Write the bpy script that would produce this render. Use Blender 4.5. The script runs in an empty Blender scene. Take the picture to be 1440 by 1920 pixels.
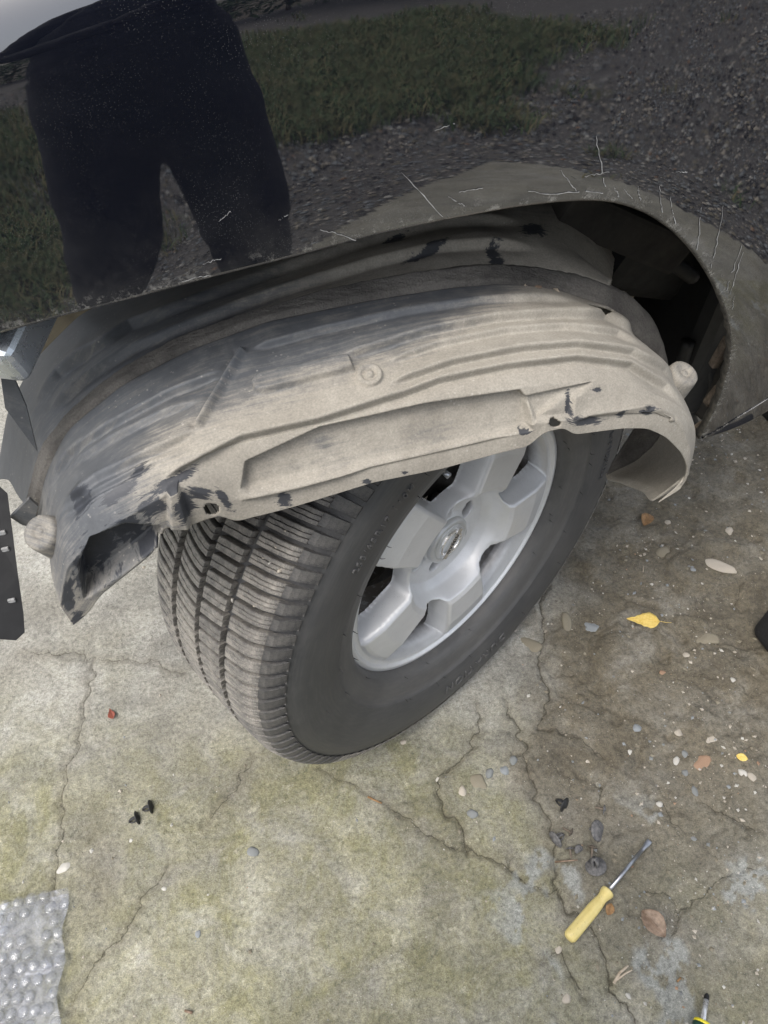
import bpy, bmesh, math, random
import numpy as np
from mathutils import Matrix, Vector
random.seed(7); RNG = np.random.default_rng(7)
scn = bpy.context.scene
COL = scn.collection
# ------------------------------------------------------------------ camera
CAM = np.array([-0.229, -0.709, 1.235])
CR = np.array([0.960, -0.278, -0.033]); CU = np.array([0.229, 0.713, 0.663]); CF = np.array([0.161, 0.644, -0.748])
CF /= np.linalg.norm(CF); CR -= CF * (CR @ CF); CR /= np.linalg.norm(CR); CU = np.cross(CR, CF)
FPX = 1387.4
cam = bpy.data.cameras.new('camera'); camo = bpy.data.objects.new('camera', cam); COL.objects.link(camo)
camo.matrix_world = Matrix(((CR[0], CU[0], -CF[0], CAM[0]), (CR[1], CU[1], -CF[1], CAM[1]), (CR[2], CU[2], -CF[2], CAM[2]), (0, 0, 0, 1)))
cam.sensor_fit = 'VERTICAL'; cam.sensor_height = 24.0; cam.lens = FPX / 1920 * 24.0
cam.clip_start = 0.02; cam.clip_end = 300
scn.camera = camo
# ------------------------------------------------------------------ light (overcast)
SUN_EL, SUN_AZ = math.radians(62), math.radians(235)
w = bpy.data.worlds.new('World'); scn.world = w; w.use_nodes = True
nt = w.node_tree; nt.nodes.clear()
sky = nt.nodes.new('ShaderNodeTexSky'); sky.sky_type = 'NISHITA'; sky.sun_disc = False
sky.sun_elevation = SUN_EL; sky.sun_rotation = SUN_AZ; sky.air_density = 1.0; sky.dust_density = 4.0; sky.ozone_density = 1.0
hs = nt.nodes.new('ShaderNodeHueSaturation'); hs.inputs['Saturation'].default_value = 0.42; hs.inputs['Value'].default_value = 1.5
bg = nt.nodes.new('ShaderNodeBackground'); bg.inputs['Strength'].default_value = 0.15
wo = nt.nodes.new('ShaderNodeOutputWorld')
nt.links.new(sky.outputs[0], hs.inputs['Color']); nt.links.new(hs.outputs[0], bg.inputs['Color']); nt.links.new(bg.outputs[0], wo.inputs['Surface'])
sun = bpy.data.lights.new('sun', 'SUN'); sun.energy = 1.15; sun.angle = math.radians(30); sun.color = (1.0, 0.97, 0.92)
suno = bpy.data.objects.new('sun', sun); COL.objects.link(suno)
sd = Vector((math.sin(SUN_AZ) * math.cos(SUN_EL), math.cos(SUN_AZ) * math.cos(SUN_EL), math.sin(SUN_EL)))
suno.rotation_euler = (-sd).to_track_quat('-Z', 'Y').to_euler(); suno.location = (0, 0, 6)
scn.view_settings.view_transform = 'Standard'; scn.view_settings.look = 'None'
scn.view_settings.exposure = 0.42; scn.view_settings.gamma = 1.0; scn.view_settings.use_curve_mapping = False
scn.render.engine = 'CYCLES'

# ------------------------------------------------------------------ helpers
def ray(q):
    q = np.atleast_2d(np.asarray(q, float))
    return ((q[:, 0] - 720) / FPX)[:, None] * CR - ((q[:, 1] - 960) / FPX)[:, None] * CU + CF
def px(X):
    d = np.atleast_2d(np.asarray(X, float)) - CAM; z = d @ CF
    return np.stack([720 + FPX * (d @ CR) / z, 960 - FPX * (d @ CU) / z], 1)
def on_y(q, y):
    d = ray(q); t = (np.asarray(y) - CAM[1]) / d[:, 1]; return CAM + d * t[:, None]
def on_z(q, z=0.0):
    d = ray(q); t = (z - CAM[2]) / d[:, 2]; return CAM + d * t[:, None]
def tag(o, label=None, cat=None, group=None, kind=None):
    if label: o['label'] = label
    if cat: o['category'] = cat
    if group: o['group'] = group
    if kind: o['kind'] = kind
    return o
def mesh(name, v, f, smooth=True):
    m = bpy.data.meshes.new(name)
    m.from_pydata([tuple(map(float, p)) for p in v], [], [tuple(map(int, p)) for p in f]); m.update()
    if smooth: m.polygons.foreach_set('use_smooth', [True] * len(m.polygons))
    return m
def obj(name, m, mats=None, parent=None, mw=None):
    if isinstance(m, tuple): m = mesh(name, *m)
    o = bpy.data.objects.new(name, m); COL.objects.link(o)
    if mats is not None and m is not None:
        for k in (mats if isinstance(mats, (list, tuple)) else [mats]):
            if len(m.materials) < (len(mats) if isinstance(mats, (list, tuple)) else 1): m.materials.append(k)
    if parent is not None: o.parent = parent
    if mw is not None: o.matrix_basis = mw
    return o
def empty(name, loc=(0, 0, 0), parent=None):
    o = bpy.data.objects.new(name, None); COL.objects.link(o); o.location = loc; o.empty_display_size = 0.1
    if parent: o.parent = parent
    return o
def grid_faces(nu, nv, wrap_u=False, keep=None):
    out = []
    for i in range(nu if wrap_u else nu - 1):
        i2 = (i + 1) % nu
        for j in range(nv - 1):
            if keep is None or keep(i, j): out.append((i * nv + j, i2 * nv + j, i2 * nv + j + 1, i * nv + j + 1))
    return out
def attr(m, name, vals):
    a = m.attributes.new(name, 'FLOAT', 'POINT'); a.data.foreach_set('value', np.asarray(vals, np.float32))
def tube(pts, rad, n=10, cap=True):
    pts = [Vector(p) for p in pts]; rad = [rad] * len(pts) if np.isscalar(rad) else list(rad)
    v = []; f = []; up = Vector((0.123, 0.456, 0.88)).normalized(); prev = None
    for i, p in enumerate(pts):
        t = (pts[min(i + 1, len(pts) - 1)] - pts[max(i - 1, 0)]).normalized()
        a = (prev - t * prev.dot(t)).normalized() if prev is not None else t.cross(up).normalized()
        prev = a; b = t.cross(a)
        for k in range(n):
            c = 2 * math.pi * k / n; v.append(p + (a * math.cos(c) + b * math.sin(c)) * rad[i])
    for i in range(len(pts) - 1):
        for k in range(n):
            k2 = (k + 1) % n; f.append((i * n + k, i * n + k2, (i + 1) * n + k2, (i + 1) * n + k))
    if cap: f.append(tuple(range(n - 1, -1, -1))); f.append(tuple(range((len(pts) - 1) * n, len(pts) * n)))
    return v, f
def lathe(prof, n=24):   # prof: (radius, height) about local Z
    v = []; f = []; m = len(prof)
    for k in range(n):
        c = 2 * math.pi * k / n
        for r, h in prof: v.append((r * math.cos(c), r * math.sin(c), h))
    return v, grid_faces(n, m, True)
def box(sx, sy, sz, c=(0, 0, 0), bev=0.0, seg=2):
    bm = bmesh.new(); bmesh.ops.create_cube(bm, size=1)
    for q in bm.verts: q.co = Vector((q.co.x * sx + c[0], q.co.y * sy + c[1], q.co.z * sz + c[2]))
    if bev: bmesh.ops.bevel(bm, geom=bm.edges[:], offset=bev, segments=seg, affect='EDGES', profile=0.6)
    m = bpy.data.meshes.new('b'); bm.to_mesh(m); bm.free(); return m
def hash2(ix, iy, s):
    n = (ix.astype(np.int64) * 374761393 + iy.astype(np.int64) * 668265263 + s * 974711) & 0x7fffffff
    n = ((n ^ (n >> 13)) * 1274126177) & 0x7fffffff
    return ((n ^ (n >> 16)) & 0xffff) / 65535.0
def vnoise(x, y, s=0):
    ix = np.floor(x); iy = np.floor(y); fx = x - ix; fy = y - iy
    fx = fx * fx * (3 - 2 * fx); fy = fy * fy * (3 - 2 * fy)
    a = hash2(ix, iy, s); b = hash2(ix + 1, iy, s); c = hash2(ix, iy + 1, s); d = hash2(ix + 1, iy + 1, s)
    return (a * (1 - fx) + b * fx) * (1 - fy) + (c * (1 - fx) + d * fx) * fy
def fbm(x, y, s=0, o=5, g=0.5):
    t = 0; a = 1; n = 0
    for k in range(o): t = t + a * vnoise(x * 2 ** k + 17.3 * k, y * 2 ** k - 9.1 * k, s + k); n += a; a *= g
    return t / n
def sstep(a, b, x): t = np.clip((x - a) / (b - a), 0, 1); return t * t * (3 - 2 * t)
def seg_dist(X, Y, poly):
    best = np.full(X.shape, 1e9)
    for (x0, y0), (x1, y1) in zip(poly[:-1], poly[1:]):
        dx, dy = x1 - x0, y1 - y0; L = dx * dx + dy * dy + 1e-12
        t = np.clip(((X - x0) * dx + (Y - y0) * dy) / L, 0, 1)
        best = np.minimum(best, np.hypot(X - x0 - t * dx, Y - y0 - t * dy))
    return best

# ------------------------------------------------------------------ materials
def L(c):   # sRGB 0-255 -> linear
    return tuple(((x / 255) / 12.92 if x / 255 <= 0.04045 else ((x / 255 + 0.055) / 1.055) ** 2.4) for x in c) + (1.0,)
class NT:
    def __init__(s, name):
        s.m = bpy.data.materials.new(name); s.m.use_nodes = True; s.t = s.m.node_tree
        s.b = s.t.nodes['Principled BSDF']; s.o = s.t.nodes['Material Output']
        s.tc = s.t.nodes.new('ShaderNodeTexCoord').outputs['Object']
    def n(s, k, **kw):
        q = s.t.nodes.new(k)
        for a, b in kw.items():
            setattr(q, a, b)
        return q
    def l(s, a, b): s.t.links.new(a, b)
    def put(s, sock, v):
        if hasattr(v, 'is_linked') or isinstance(v, bpy.types.NodeSocket): s.l(v, sock)
        else: sock.default_value = v
    def noise(s, sc, det=6, rough=0.6, dist=0.0, vec=None, col=False):
        q = s.n('ShaderNodeTexNoise'); q.inputs['Scale'].default_value = sc; q.inputs['Detail'].default_value = det
        q.inputs['Roughness'].default_value = rough; q.inputs['Distortion'].default_value = dist
        s.l(vec if vec is not None else s.tc, q.inputs['Vector']); return q.outputs['Color' if col else 'Fac']
    def vor(s, sc, feat='F1', out='Distance', vec=None, rnd=1.0):
        q = s.n('ShaderNodeTexVoronoi', feature=feat); q.inputs['Scale'].default_value = sc; q.inputs['Randomness'].default_value = rnd
        s.l(vec if vec is not None else s.tc, q.inputs['Vector']); return q.outputs[out]
    def ramp(s, f, stops, interp='LINEAR'):
        q = s.n('ShaderNodeValToRGB'); e = q.color_ramp.elements; q.color_ramp.interpolation = interp
        while len(e) < len(stops): e.new(0.5)
        for k, (p, c) in zip(e, stops):
            k.position = p; k.color = c if hasattr(c, '__len__') else (c, c, c, 1)
        s.put(q.inputs['Fac'], f); return q.outputs['Color']
    def mix(s, f, a, b, mode='MIX'):
        q = s.n('ShaderNodeMix', data_type='RGBA', blend_type=mode)
        s.put(q.inputs['Factor'], f); s.put(q.inputs['A'], a) if False else None
        ins = [k for k in q.inputs if k.type == 'RGBA']
        s.put(ins[0], a); s.put(ins[1], b)
        return [k for k in q.outputs if k.type == 'RGBA'][0]
    def math(s, op, a, b=0.0, c=None):
        q = s.n('ShaderNodeMath', operation=op); s.put(q.inputs[0], a); s.put(q.inputs[1], b)
        if c is not None: s.put(q.inputs[2], c)
        return q.outputs[0]
    def attr(s, name): q = s.n('ShaderNodeAttribute'); q.attribute_name = name; return q.outputs['Fac']
    def sep(s, ax, vec=None):
        q = s.n('ShaderNodeSeparateXYZ'); s.l(vec if vec is not None else s.tc, q.inputs[0]); return q.outputs[ax]
    def mapv(s, scale=(1, 1, 1), rot=(0, 0, 0)):
        q = s.n('ShaderNodeMapping'); q.inputs['Scale'].default_value = scale; q.inputs['Rotation'].default_value = rot
        s.l(s.tc, q.inputs['Vector']); return q.outputs[0]
    def bump(s, h, st=0.3, d=0.002, nrm=None):
        q = s.n('ShaderNodeBump'); q.inputs['Strength'].default_value = st; q.inputs['Distance'].default_value = d
        s.l(h, q.inputs['Height'])
        if nrm is not None: s.l(nrm, q.inputs['Normal'])
        return q.outputs['Normal']
    def set(s, **kw):
        for k, v in kw.items():
            s.put(s.b.inputs[k.replace('_', ' ')], v)
        return s.m
def simple(name, c1, c2, rough=0.6, sc=60, metal=0.0, bump=0.15, bd=0.001, **kw):
    t = NT(name); n = t.noise(sc, 6, 0.65)
    t.set(Base_Color=t.mix(t.ramp(n, [(0.3, 0.0), (0.7, 1.0)]), c1, c2), Metallic=metal,
          Roughness=t.ramp(t.noise(sc * 1.7, 4), [(0.2, rough * 0.8), (0.8, min(1, rough * 1.15))]), Normal=t.bump(n, bump, bd), **kw)
    return t.m

M = {}
def mat_ground():
    t = NT('old_concrete'); moss = t.attr('moss'); dirt = t.attr('dirt'); cdist = t.math('ABSOLUTE', t.math('ADD', t.attr('crack'), t.math('MULTIPLY', t.math('SUBTRACT', t.noise(160, 4, 0.7), 0.5), 0.006))); cmk = t.attr('cmask')
    crack = t.math('MULTIPLY', t.math('MINIMUM', t.math('MULTIPLY', cmk, 2.2), 1.0), t.math('SUBTRACT', 1.0, t.math('SMOOTH_MIN', t.math('DIVIDE', cdist, t.math('ADD', 0.0003, t.math('MULTIPLY', cmk, 0.0018))), 1.0, 0.3)))
    crack = t.math('MAXIMUM', crack, 0.0); agg = t.attr('agg')
    big = t.noise(3.5, 8, 0.65); mid = t.noise(22, 8, 0.7, 0.4); fine = t.noise(140, 6, 0.75); vf = t.noise(520, 3, 0.7)
    base = t.ramp(big, [(0.3, (0.22, 0.205, 0.17, 1)), (0.52, (0.34, 0.33, 0.29, 1)), (0.72, (0.46, 0.45, 0.415, 1))])
    base = t.mix(t.ramp(mid, [(0.35, 0.0), (0.65, 0.6)]), base, (0.27, 0.255, 0.215, 1))
    mo = t.math('MULTIPLY', moss, t.ramp(t.noise(13, 8, 0.7, 0.6), [(0.32, 0.15), (0.62, 1.0)]))
    base = t.mix(t.math('MULTIPLY', mo, 0.88), base, t.mix(mid, (0.115, 0.115, 0.052, 1), (0.275, 0.255, 0.140, 1)))
    pale = t.math('MULTIPLY', moss, t.ramp(t.noise(30, 8, 0.78, 0.3), [(0.56, 0.0), (0.68, 0.75)]))
    base = t.mix(pale, base, (0.42, 0.40, 0.31, 1))
    dm = t.math('MULTIPLY', dirt, t.ramp(t.noise(9, 8, 0.7, 0.5), [(0.25, 0.45), (0.55, 1.0)]))
    base = t.mix(dm, base, t.mix(t.noise(36, 8, 0.75), (0.062, 0.051, 0.034, 1), (0.185, 0.160, 0.112, 1)))
    base = t.mix(1.0, base, t.ramp(t.noise(6.5, 7, 0.62, 0.8), [(0.30, 0.70), (0.5, 1.0), (0.70, 1.28)]), 'MULTIPLY')
    base = t.mix(t.math('MULTIPLY', crack, 0.82), base, (0.035, 0.030, 0.018, 1))
    base = t.mix(agg, base, (0.30, 0.31, 0.29, 1))
    g = t.ramp(fine, [(0.30, 0.50), (0.5, 1.0), (0.72, 1.42)]); base = t.mix(1.0, base, g, 'MULTIPLY')
    base = t.mix(1.0, base, t.ramp(vf, [(0.3, 0.68), (0.7, 1.30)]), 'MULTIPLY')
    pit = t.ramp(t.vor(75), [(0.0, 1.0), (0.11, 0.0)]); pitm = t.math('MULTIPLY', pit, t.ramp(t.noise(25), [(0.55, 0.0), (0.62, 0.8)]))
    base = t.mix(pitm, base, (0.04, 0.035, 0.025, 1))
    sp = t.math('MULTIPLY', t.ramp(t.vor(170), [(0.06, 1.0), (0.13, 0.0)]), t.ramp(t.noise(40), [(0.5, 0.0), (0.6, 0.9)]))
    base = t.mix(sp, base, (0.62, 0.58, 0.50, 1))
    wet = t.math('MULTIPLY', dirt, t.ramp(t.noise(15, 5), [(0.4, 0.0), (0.62, 1.0)]))
    h = t.math('ADD', t.math('MULTIPLY', mid, 1.2), t.math('ADD', t.math('MULTIPLY', fine, 0.55), t.math('MULTIPLY', vf, 0.22)))
    h = t.math('SUBTRACT', h, t.math('MULTIPLY', pitm, 0.8))
    return t.set(Base_Color=base, Roughness=t.math('SUBTRACT', 0.88, t.math('MULTIPLY', wet, 0.34)), Normal=t.bump(h, 0.75, 0.006))
def mat_paint():
    t = NT('black_car_paint'); e = t.attr('edge')
    specks = t.math('MULTIPLY', t.ramp(t.vor(750), [(0.08, 1.0), (0.2, 0.0)]), t.ramp(t.noise(14, 7, 0.75), [(0.40, 0.0), (0.68, 0.6)]))
    dust = t.ramp(t.noise(7, 8, 0.72, 0.3), [(0.3, 0.0005), (0.75, 0.006)])
    dust2 = t.math('MULTIPLY', e, t.ramp(t.noise(30, 8, 0.75), [(0.3, 0.0), (0.7, 0.10)]))
    grime_shade = t.math('MULTIPLY', t.math('POWER', e, 6.0), t.ramp(t.noise(90, 6, 0.8), [(0.52, 0.0), (0.62, 0.8)]))
    f = t.math('ADD', t.math('ADD', dust, dust2), t.math('ADD', t.math('MULTIPLY', specks, 0.60), t.math('MULTIPLY', grime_shade, 0.8)))
    f = t.math('MINIMUM', f, 0.95)
    col = t.mix(f, (0.0035, 0.0045, 0.009, 1), (0.40, 0.39, 0.36, 1))
    t.set(Base_Color=col, Roughness=0.6, Specular_IOR_Level=t.math('MULTIPLY', f, 0.5), Coat_Weight=t.math('SUBTRACT', 1.0, t.math('MULTIPLY', f, 0.8)), Coat_Roughness=t.ramp(t.noise(40, 4), [(0.3, 0.012), (0.8, 0.045)]), Coat_IOR=2.3)
    t.b.inputs['Coat Normal'].default_value = (0, 0, 0)
    t.l(t.bump(t.noise(220, 2, 0.5), 0.004, 0.0003), t.b.inputs['Coat Normal'])
    return t.m
def mat_liner():
    t = NT('dusty_plastic_liner'); d = t.attr('dust'); s = t.attr('scuff')
    n1 = t.noise(9, 8, 0.7, 0.5); n2 = t.noise(60, 8, 0.75); n3 = t.noise(500, 3, 0.7)
    cv = t.n('ShaderNodeCombineXYZ'); t.l(t.math('MULTIPLY', t.attr('arcu'), 16.0), cv.inputs[0]); t.l(t.math('MULTIPLY', t.attr('arcv'), 11.0), cv.inputs[1]); st = t.noise(1.0, 7, 0.72, 0.4, cv.outputs[0])
    cw = t.n('ShaderNodeCombineXYZ'); t.l(t.math('MULTIPLY', t.attr('arcu'), 70.0), cw.inputs[0]); t.l(t.math('MULTIPLY', t.attr('arcv'), 8.0), cw.inputs[1]); st2 = t.noise(1.0, 5, 0.7, 0.6, cw.outputs[0])
    bare = t.mix(n2, (0.035, 0.040, 0.048, 1), (0.10, 0.11, 0.125, 1))
    film = t.mix(t.ramp(n1, [(0.3, 0.0), (0.7, 1.0)]), (0.255, 0.232, 0.192, 1), (0.350, 0.322, 0.272, 1))
    film = t.mix(1.0, film, t.ramp(n2, [(0.3, 0.90), (0.7, 1.10)]), 'MULTIPLY')
    film = t.mix(1.0, film, t.ramp(n3, [(0.3, 0.82), (0.7, 1.18)]), 'MULTIPLY')
    nn = t.math('ADD', t.math('MULTIPLY', t.math('SUBTRACT', n1, 0.5), 0.42), t.math('MULTIPLY', t.math('SUBTRACT', n2, 0.5), 0.55))
    dd = t.math('ADD', t.math('ADD', d, nn), t.math('MULTIPLY', t.math('SUBTRACT', st, 0.5), 1.15))
    m = t.ramp(dd, [(0.10, 0.07), (0.36, 0.36), (0.50, 0.70), (0.72, 0.95)])
    col = t.mix(m, bare, film)
    sp = t.math('MULTIPLY', t.ramp(t.vor(150), [(0.10, 1.0), (0.2, 0.0)]), t.ramp(t.noise(22), [(0.5, 0.0), (0.6, 0.55)]))
    col = t.mix(t.math('MULTIPLY', sp, 0.7), col, (0.52, 0.49, 0.43, 1))
    sm = t.ramp(t.math('ADD', s, t.math('ADD', t.math('MULTIPLY', t.math('SUBTRACT', n2, 0.5), 0.9), t.math('MULTIPLY', t.math('SUBTRACT', st2, 0.5), 1.9))), [(0.42, 0.0), (0.60, 0.95)])
    col = t.mix(sm, col, t.mix(t.noise(120, 5), (0.012, 0.014, 0.019, 1), (0.040, 0.044, 0.054, 1)))
    r = t.math('SUBTRACT', t.math('ADD', 0.5, t.math('MULTIPLY', m, 0.4)), t.math('MULTIPLY', sm, 0.15))
    return t.set(Base_Color=col, Roughness=r, Normal=t.bump(t.math('ADD', t.math('MULTIPLY', n2, 0.4), t.math('MULTIPLY', n3, 0.5)), 0.22, 0.0010))
def mat_rubber(name, dustamt, sc=90):
    t = NT(name); n = t.noise(sc, 7, 0.75); n2 = t.noise(14, 6, 0.7); n3 = t.noise(600, 3, 0.7)
    f = t.math('MULTIPLY', t.ramp(t.math('ADD', t.math('MULTIPLY', n, 0.6), t.math('MULTIPLY', n3, 0.4)), [(0.34, 0.0), (0.62, 1.0)]), t.ramp(n2, [(0.3, 0.55), (0.6, 1.0)]))
    oi = t.n('ShaderNodeObjectInfo'); f = t.math('MULTIPLY', f, t.math('MULTIPLY', t.math('ADD', 0.72, t.math('MULTIPLY', oi.outputs['Random'], 0.5)), dustamt))
    c = t.mix(f, (0.036, 0.037, 0.040, 1), (0.34, 0.315, 0.275, 1))
    return t.set(Base_Color=c, Roughness=t.math('ADD', 0.55, t.math('MULTIPLY', f, 0.35)), Normal=t.bump(t.math('ADD', n, n3), 0.35, 0.0012))
def mat_sidewall():
    t = NT('tyre_sidewall_rubber'); x, y = t.sep('X'), t.sep('Y')
    n2 = t.noise(12, 6, 0.7); n = t.noise(130, 6, 0.7)
    ang = t.math('ARCTAN2', y, x); rr = t.math('SQRT', t.math('ADD', t.math('MULTIPLY', x, x), t.math('MULTIPLY', y, y)))
    cv = t.n('ShaderNodeCombineXYZ'); t.l(t.math('MULTIPLY', ang, 9.0), cv.inputs[0]); t.l(t.math('MULTIPLY', rr, 260.0), cv.inputs[1])
    streak = t.noise(1.0, 5, 0.7, 0.0, cv.outputs[0])
    f = t.math('ADD', t.math('MULTIPLY', t.ramp(streak, [(0.45, 0.0), (0.75, 1.0)]), 0.10), t.ramp(n2, [(0.35, 0.06), (0.75, 0.22)]))
    f = t.math('ADD', f, t.math('MULTIPLY', t.ramp(rr, [(0.0, 1.0), (0.2625, 1.0), (0.2640, 0.0)]), 0.10)); c = t.mix(f, (0.036, 0.039, 0.044, 1), (0.30, 0.28, 0.25, 1))
    return t.set(Base_Color=c, Roughness=t.ramp(n2, [(0.3, 0.42), (0.7, 0.58)]), Normal=t.bump(n, 0.12, 0.0008))
def mat_alloy():
    t = NT('silver_alloy_paint'); n = t.noise(18, 8, 0.7); p = t.noise(900, 2, 0.6); d = t.attr('grime')
    sp = t.math('MULTIPLY', t.ramp(t.vor(330), [(0.09, 1.0), (0.17, 0.0)]), t.ramp(t.noise(30), [(0.5, 0.0), (0.62, 1.0)]))
    c = t.mix(t.ramp(n, [(0.3, 0.0), (0.7, 1.0)]), (0.66, 0.665, 0.67, 1), (0.76, 0.765, 0.77, 1))
    c = t.mix(t.math('MULTIPLY', sp, 0.5), c, (0.16, 0.14, 0.11, 1))
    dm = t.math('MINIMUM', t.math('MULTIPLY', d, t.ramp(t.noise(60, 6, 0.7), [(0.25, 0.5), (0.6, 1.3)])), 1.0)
    c = t.mix(dm, c, (0.09, 0.075, 0.06, 1))  # grime tone, also used to paint shade in recesses and inside the barrel
    return t.set(Base_Color=c, Metallic=t.math('MULTIPLY', t.math('SUBTRACT', 1.0, dm), 0.30), Roughness=t.ramp(t.noise(25, 5), [(0.3, 0.34), (0.7, 0.46)]), Coat_Weight=0.4, Coat_Roughness=0.15, Normal=t.bump(p, 0.04, 0.0004))
def mat_felt():
    t = NT('grey_felt'); n = t.noise(420, 4, 0.8); n2 = t.noise(14, 6, 0.7)
    c = t.mix(n, (0.055, 0.052, 0.047, 1), (0.34, 0.315, 0.28, 1)); c = t.mix(t.ramp(n2, [(0.4, 0.0), (0.65, 0.75)]), c, (0.05, 0.047, 0.044, 1))
    return t.set(Base_Color=c, Roughness=0.97, Normal=t.bump(n, 0.9, 0.004))
M['ground'] = mat_ground(); M['paint'] = mat_paint(); M['liner'] = mat_liner(); M['felt'] = mat_felt()
M['tread'] = mat_rubber('dusty_tread_rubber', 1.15); M['groove'] = mat_rubber('tread_groove_rubber', 0.12); M['side'] = mat_sidewall(); M['alloy'] = mat_alloy()
M['blackplastic'] = simple('black_plastic', (0.005, 0.005, 0.0055, 1), (0.013, 0.013, 0.0135, 1), 0.6, 50)
M['darkgrime'] = simple('grimy_underbody', (0.012, 0.011, 0.010, 1), (0.05, 0.044, 0.036, 1), 0.85, 22, bump=0.5, bd=0.003)
M['brownmetal'] = simple('dusty_inner_panel', (0.09, 0.078, 0.055, 1), (0.22, 0.19, 0.135, 1), 0.8, 12, bump=0.3)
M['chrome'] = simple('polished_chrome', (0.75, 0.75, 0.75, 1), (0.85, 0.85, 0.85, 1), 0.26, 90, metal=0.9, bump=0.02)
M['steel'] = simple('bare_steel', (0.35, 0.36, 0.38, 1), (0.5, 0.51, 0.53, 1), 0.32, 120, metal=0.9, bump=0.05)
M['disc'] = simple('brake_disc_iron', (0.06, 0.057, 0.054, 1), (0.14, 0.135, 0.13, 1), 0.5, 80, metal=0.5, bump=0.1)
M['scratch'] = simple('scratched_primer', (0.10, 0.10, 0.10, 1), (0.52, 0.52, 0.51, 1), 0.8, 140)
M['cleansilver'] = simple('silver_step_metal', (0.50, 0.54, 0.58, 1), (0.62, 0.66, 0.70, 1), 0.28, 30, metal=0.8, bump=0.05)

# ------------------------------------------------------------------ ground
CRACKS = [  # traced on the ground, photo pixels -> ground plane; (width m, depth m, points)
 (.0016, .003, [(40, 1225), (110, 1222), (180, 1236), (240, 1236), (300, 1246), (345, 1262)]),
 (.0022, .004, [(180, 1236), (170, 1290), (152, 1350), (146, 1400), (124, 1440), (120, 1500), (122, 1540), (108, 1590), (96, 1650), (92, 1690)]),
 (.0015, .003, [(478, 1405), (462, 1440), (444, 1476), (425, 1492), (398, 1530), (386, 1548)]),
 (.0018, .004, [(322, 1622), (280, 1675), (262, 1708), (236, 1742), (213, 1770), (178, 1806), (165, 1838), (152, 1868), (130, 1905)]),
 (.0042, .007, [(1030, 1085), (1016, 1130), (1020, 1180), (1010, 1230), (1023, 1290), (1021, 1330), (1010, 1360), (1030, 1372)]),
 (.0036, .007, [(945, 1310), (962, 1350), (985, 1400), (982, 1440), (1005, 1490), (1030, 1540), (1040, 1600), (1043, 1650), (1060, 1700), (1110, 1735), (1128, 1770), (1142, 1810), (1150, 1850), (1180, 1890), (1205, 1930)]),
 (.0030, .006, [(892, 1322), (901, 1362), (868, 1420), (818, 1462), (830, 1510), (856, 1540), (878, 1590), (920, 1606), (962, 1628), (985, 1655), (1030, 1676), (1050, 1660)]),
 (.0026, .005, [(1010, 1362), (1050, 1372), (1090, 1390), (1120, 1412), (1148, 1425)]),
 (.0020, .004, [(720, 1502), (745, 1522), (780, 1552), (808, 1568), (850, 1592), (878, 1592)]),
 (.0022, .005, [(1300, 1500), (1335, 1510), (1372, 1530), (1420, 1562), (1450, 1570)]),
 (.0022, .005, [(1445, 1622), (1400, 1632), (1350, 1652), (1322, 1680), (1285, 1700), (1270, 1740), (1240, 1760)]),
 (.0020, .004, [(1124, 1446), (1128, 1480), (1126, 1502), (1136, 1530)]),
 (.0020, .004, [(1392, 1080), (1384, 1110), (1390, 1150)]),
 (.0026, .005, [(1010, 1800), (1032, 1790), (1052, 1788), (1075, 1820), (1100, 1880)]),
 (.0018, .004, [(690, 1490), (640, 1460), (600, 1440)]),
 (.0024, .005, [(960, 1600), (962, 1640), (990, 1652)]),
 (.0022, .004, [(1210, 1480), (1240, 1500), (1258, 1540), (1300, 1560)]),
 (.0022, .005, [(1190, 1680), (1215, 1665), (1250, 1672), (1275, 1700), (1262, 1735)]),
]
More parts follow.
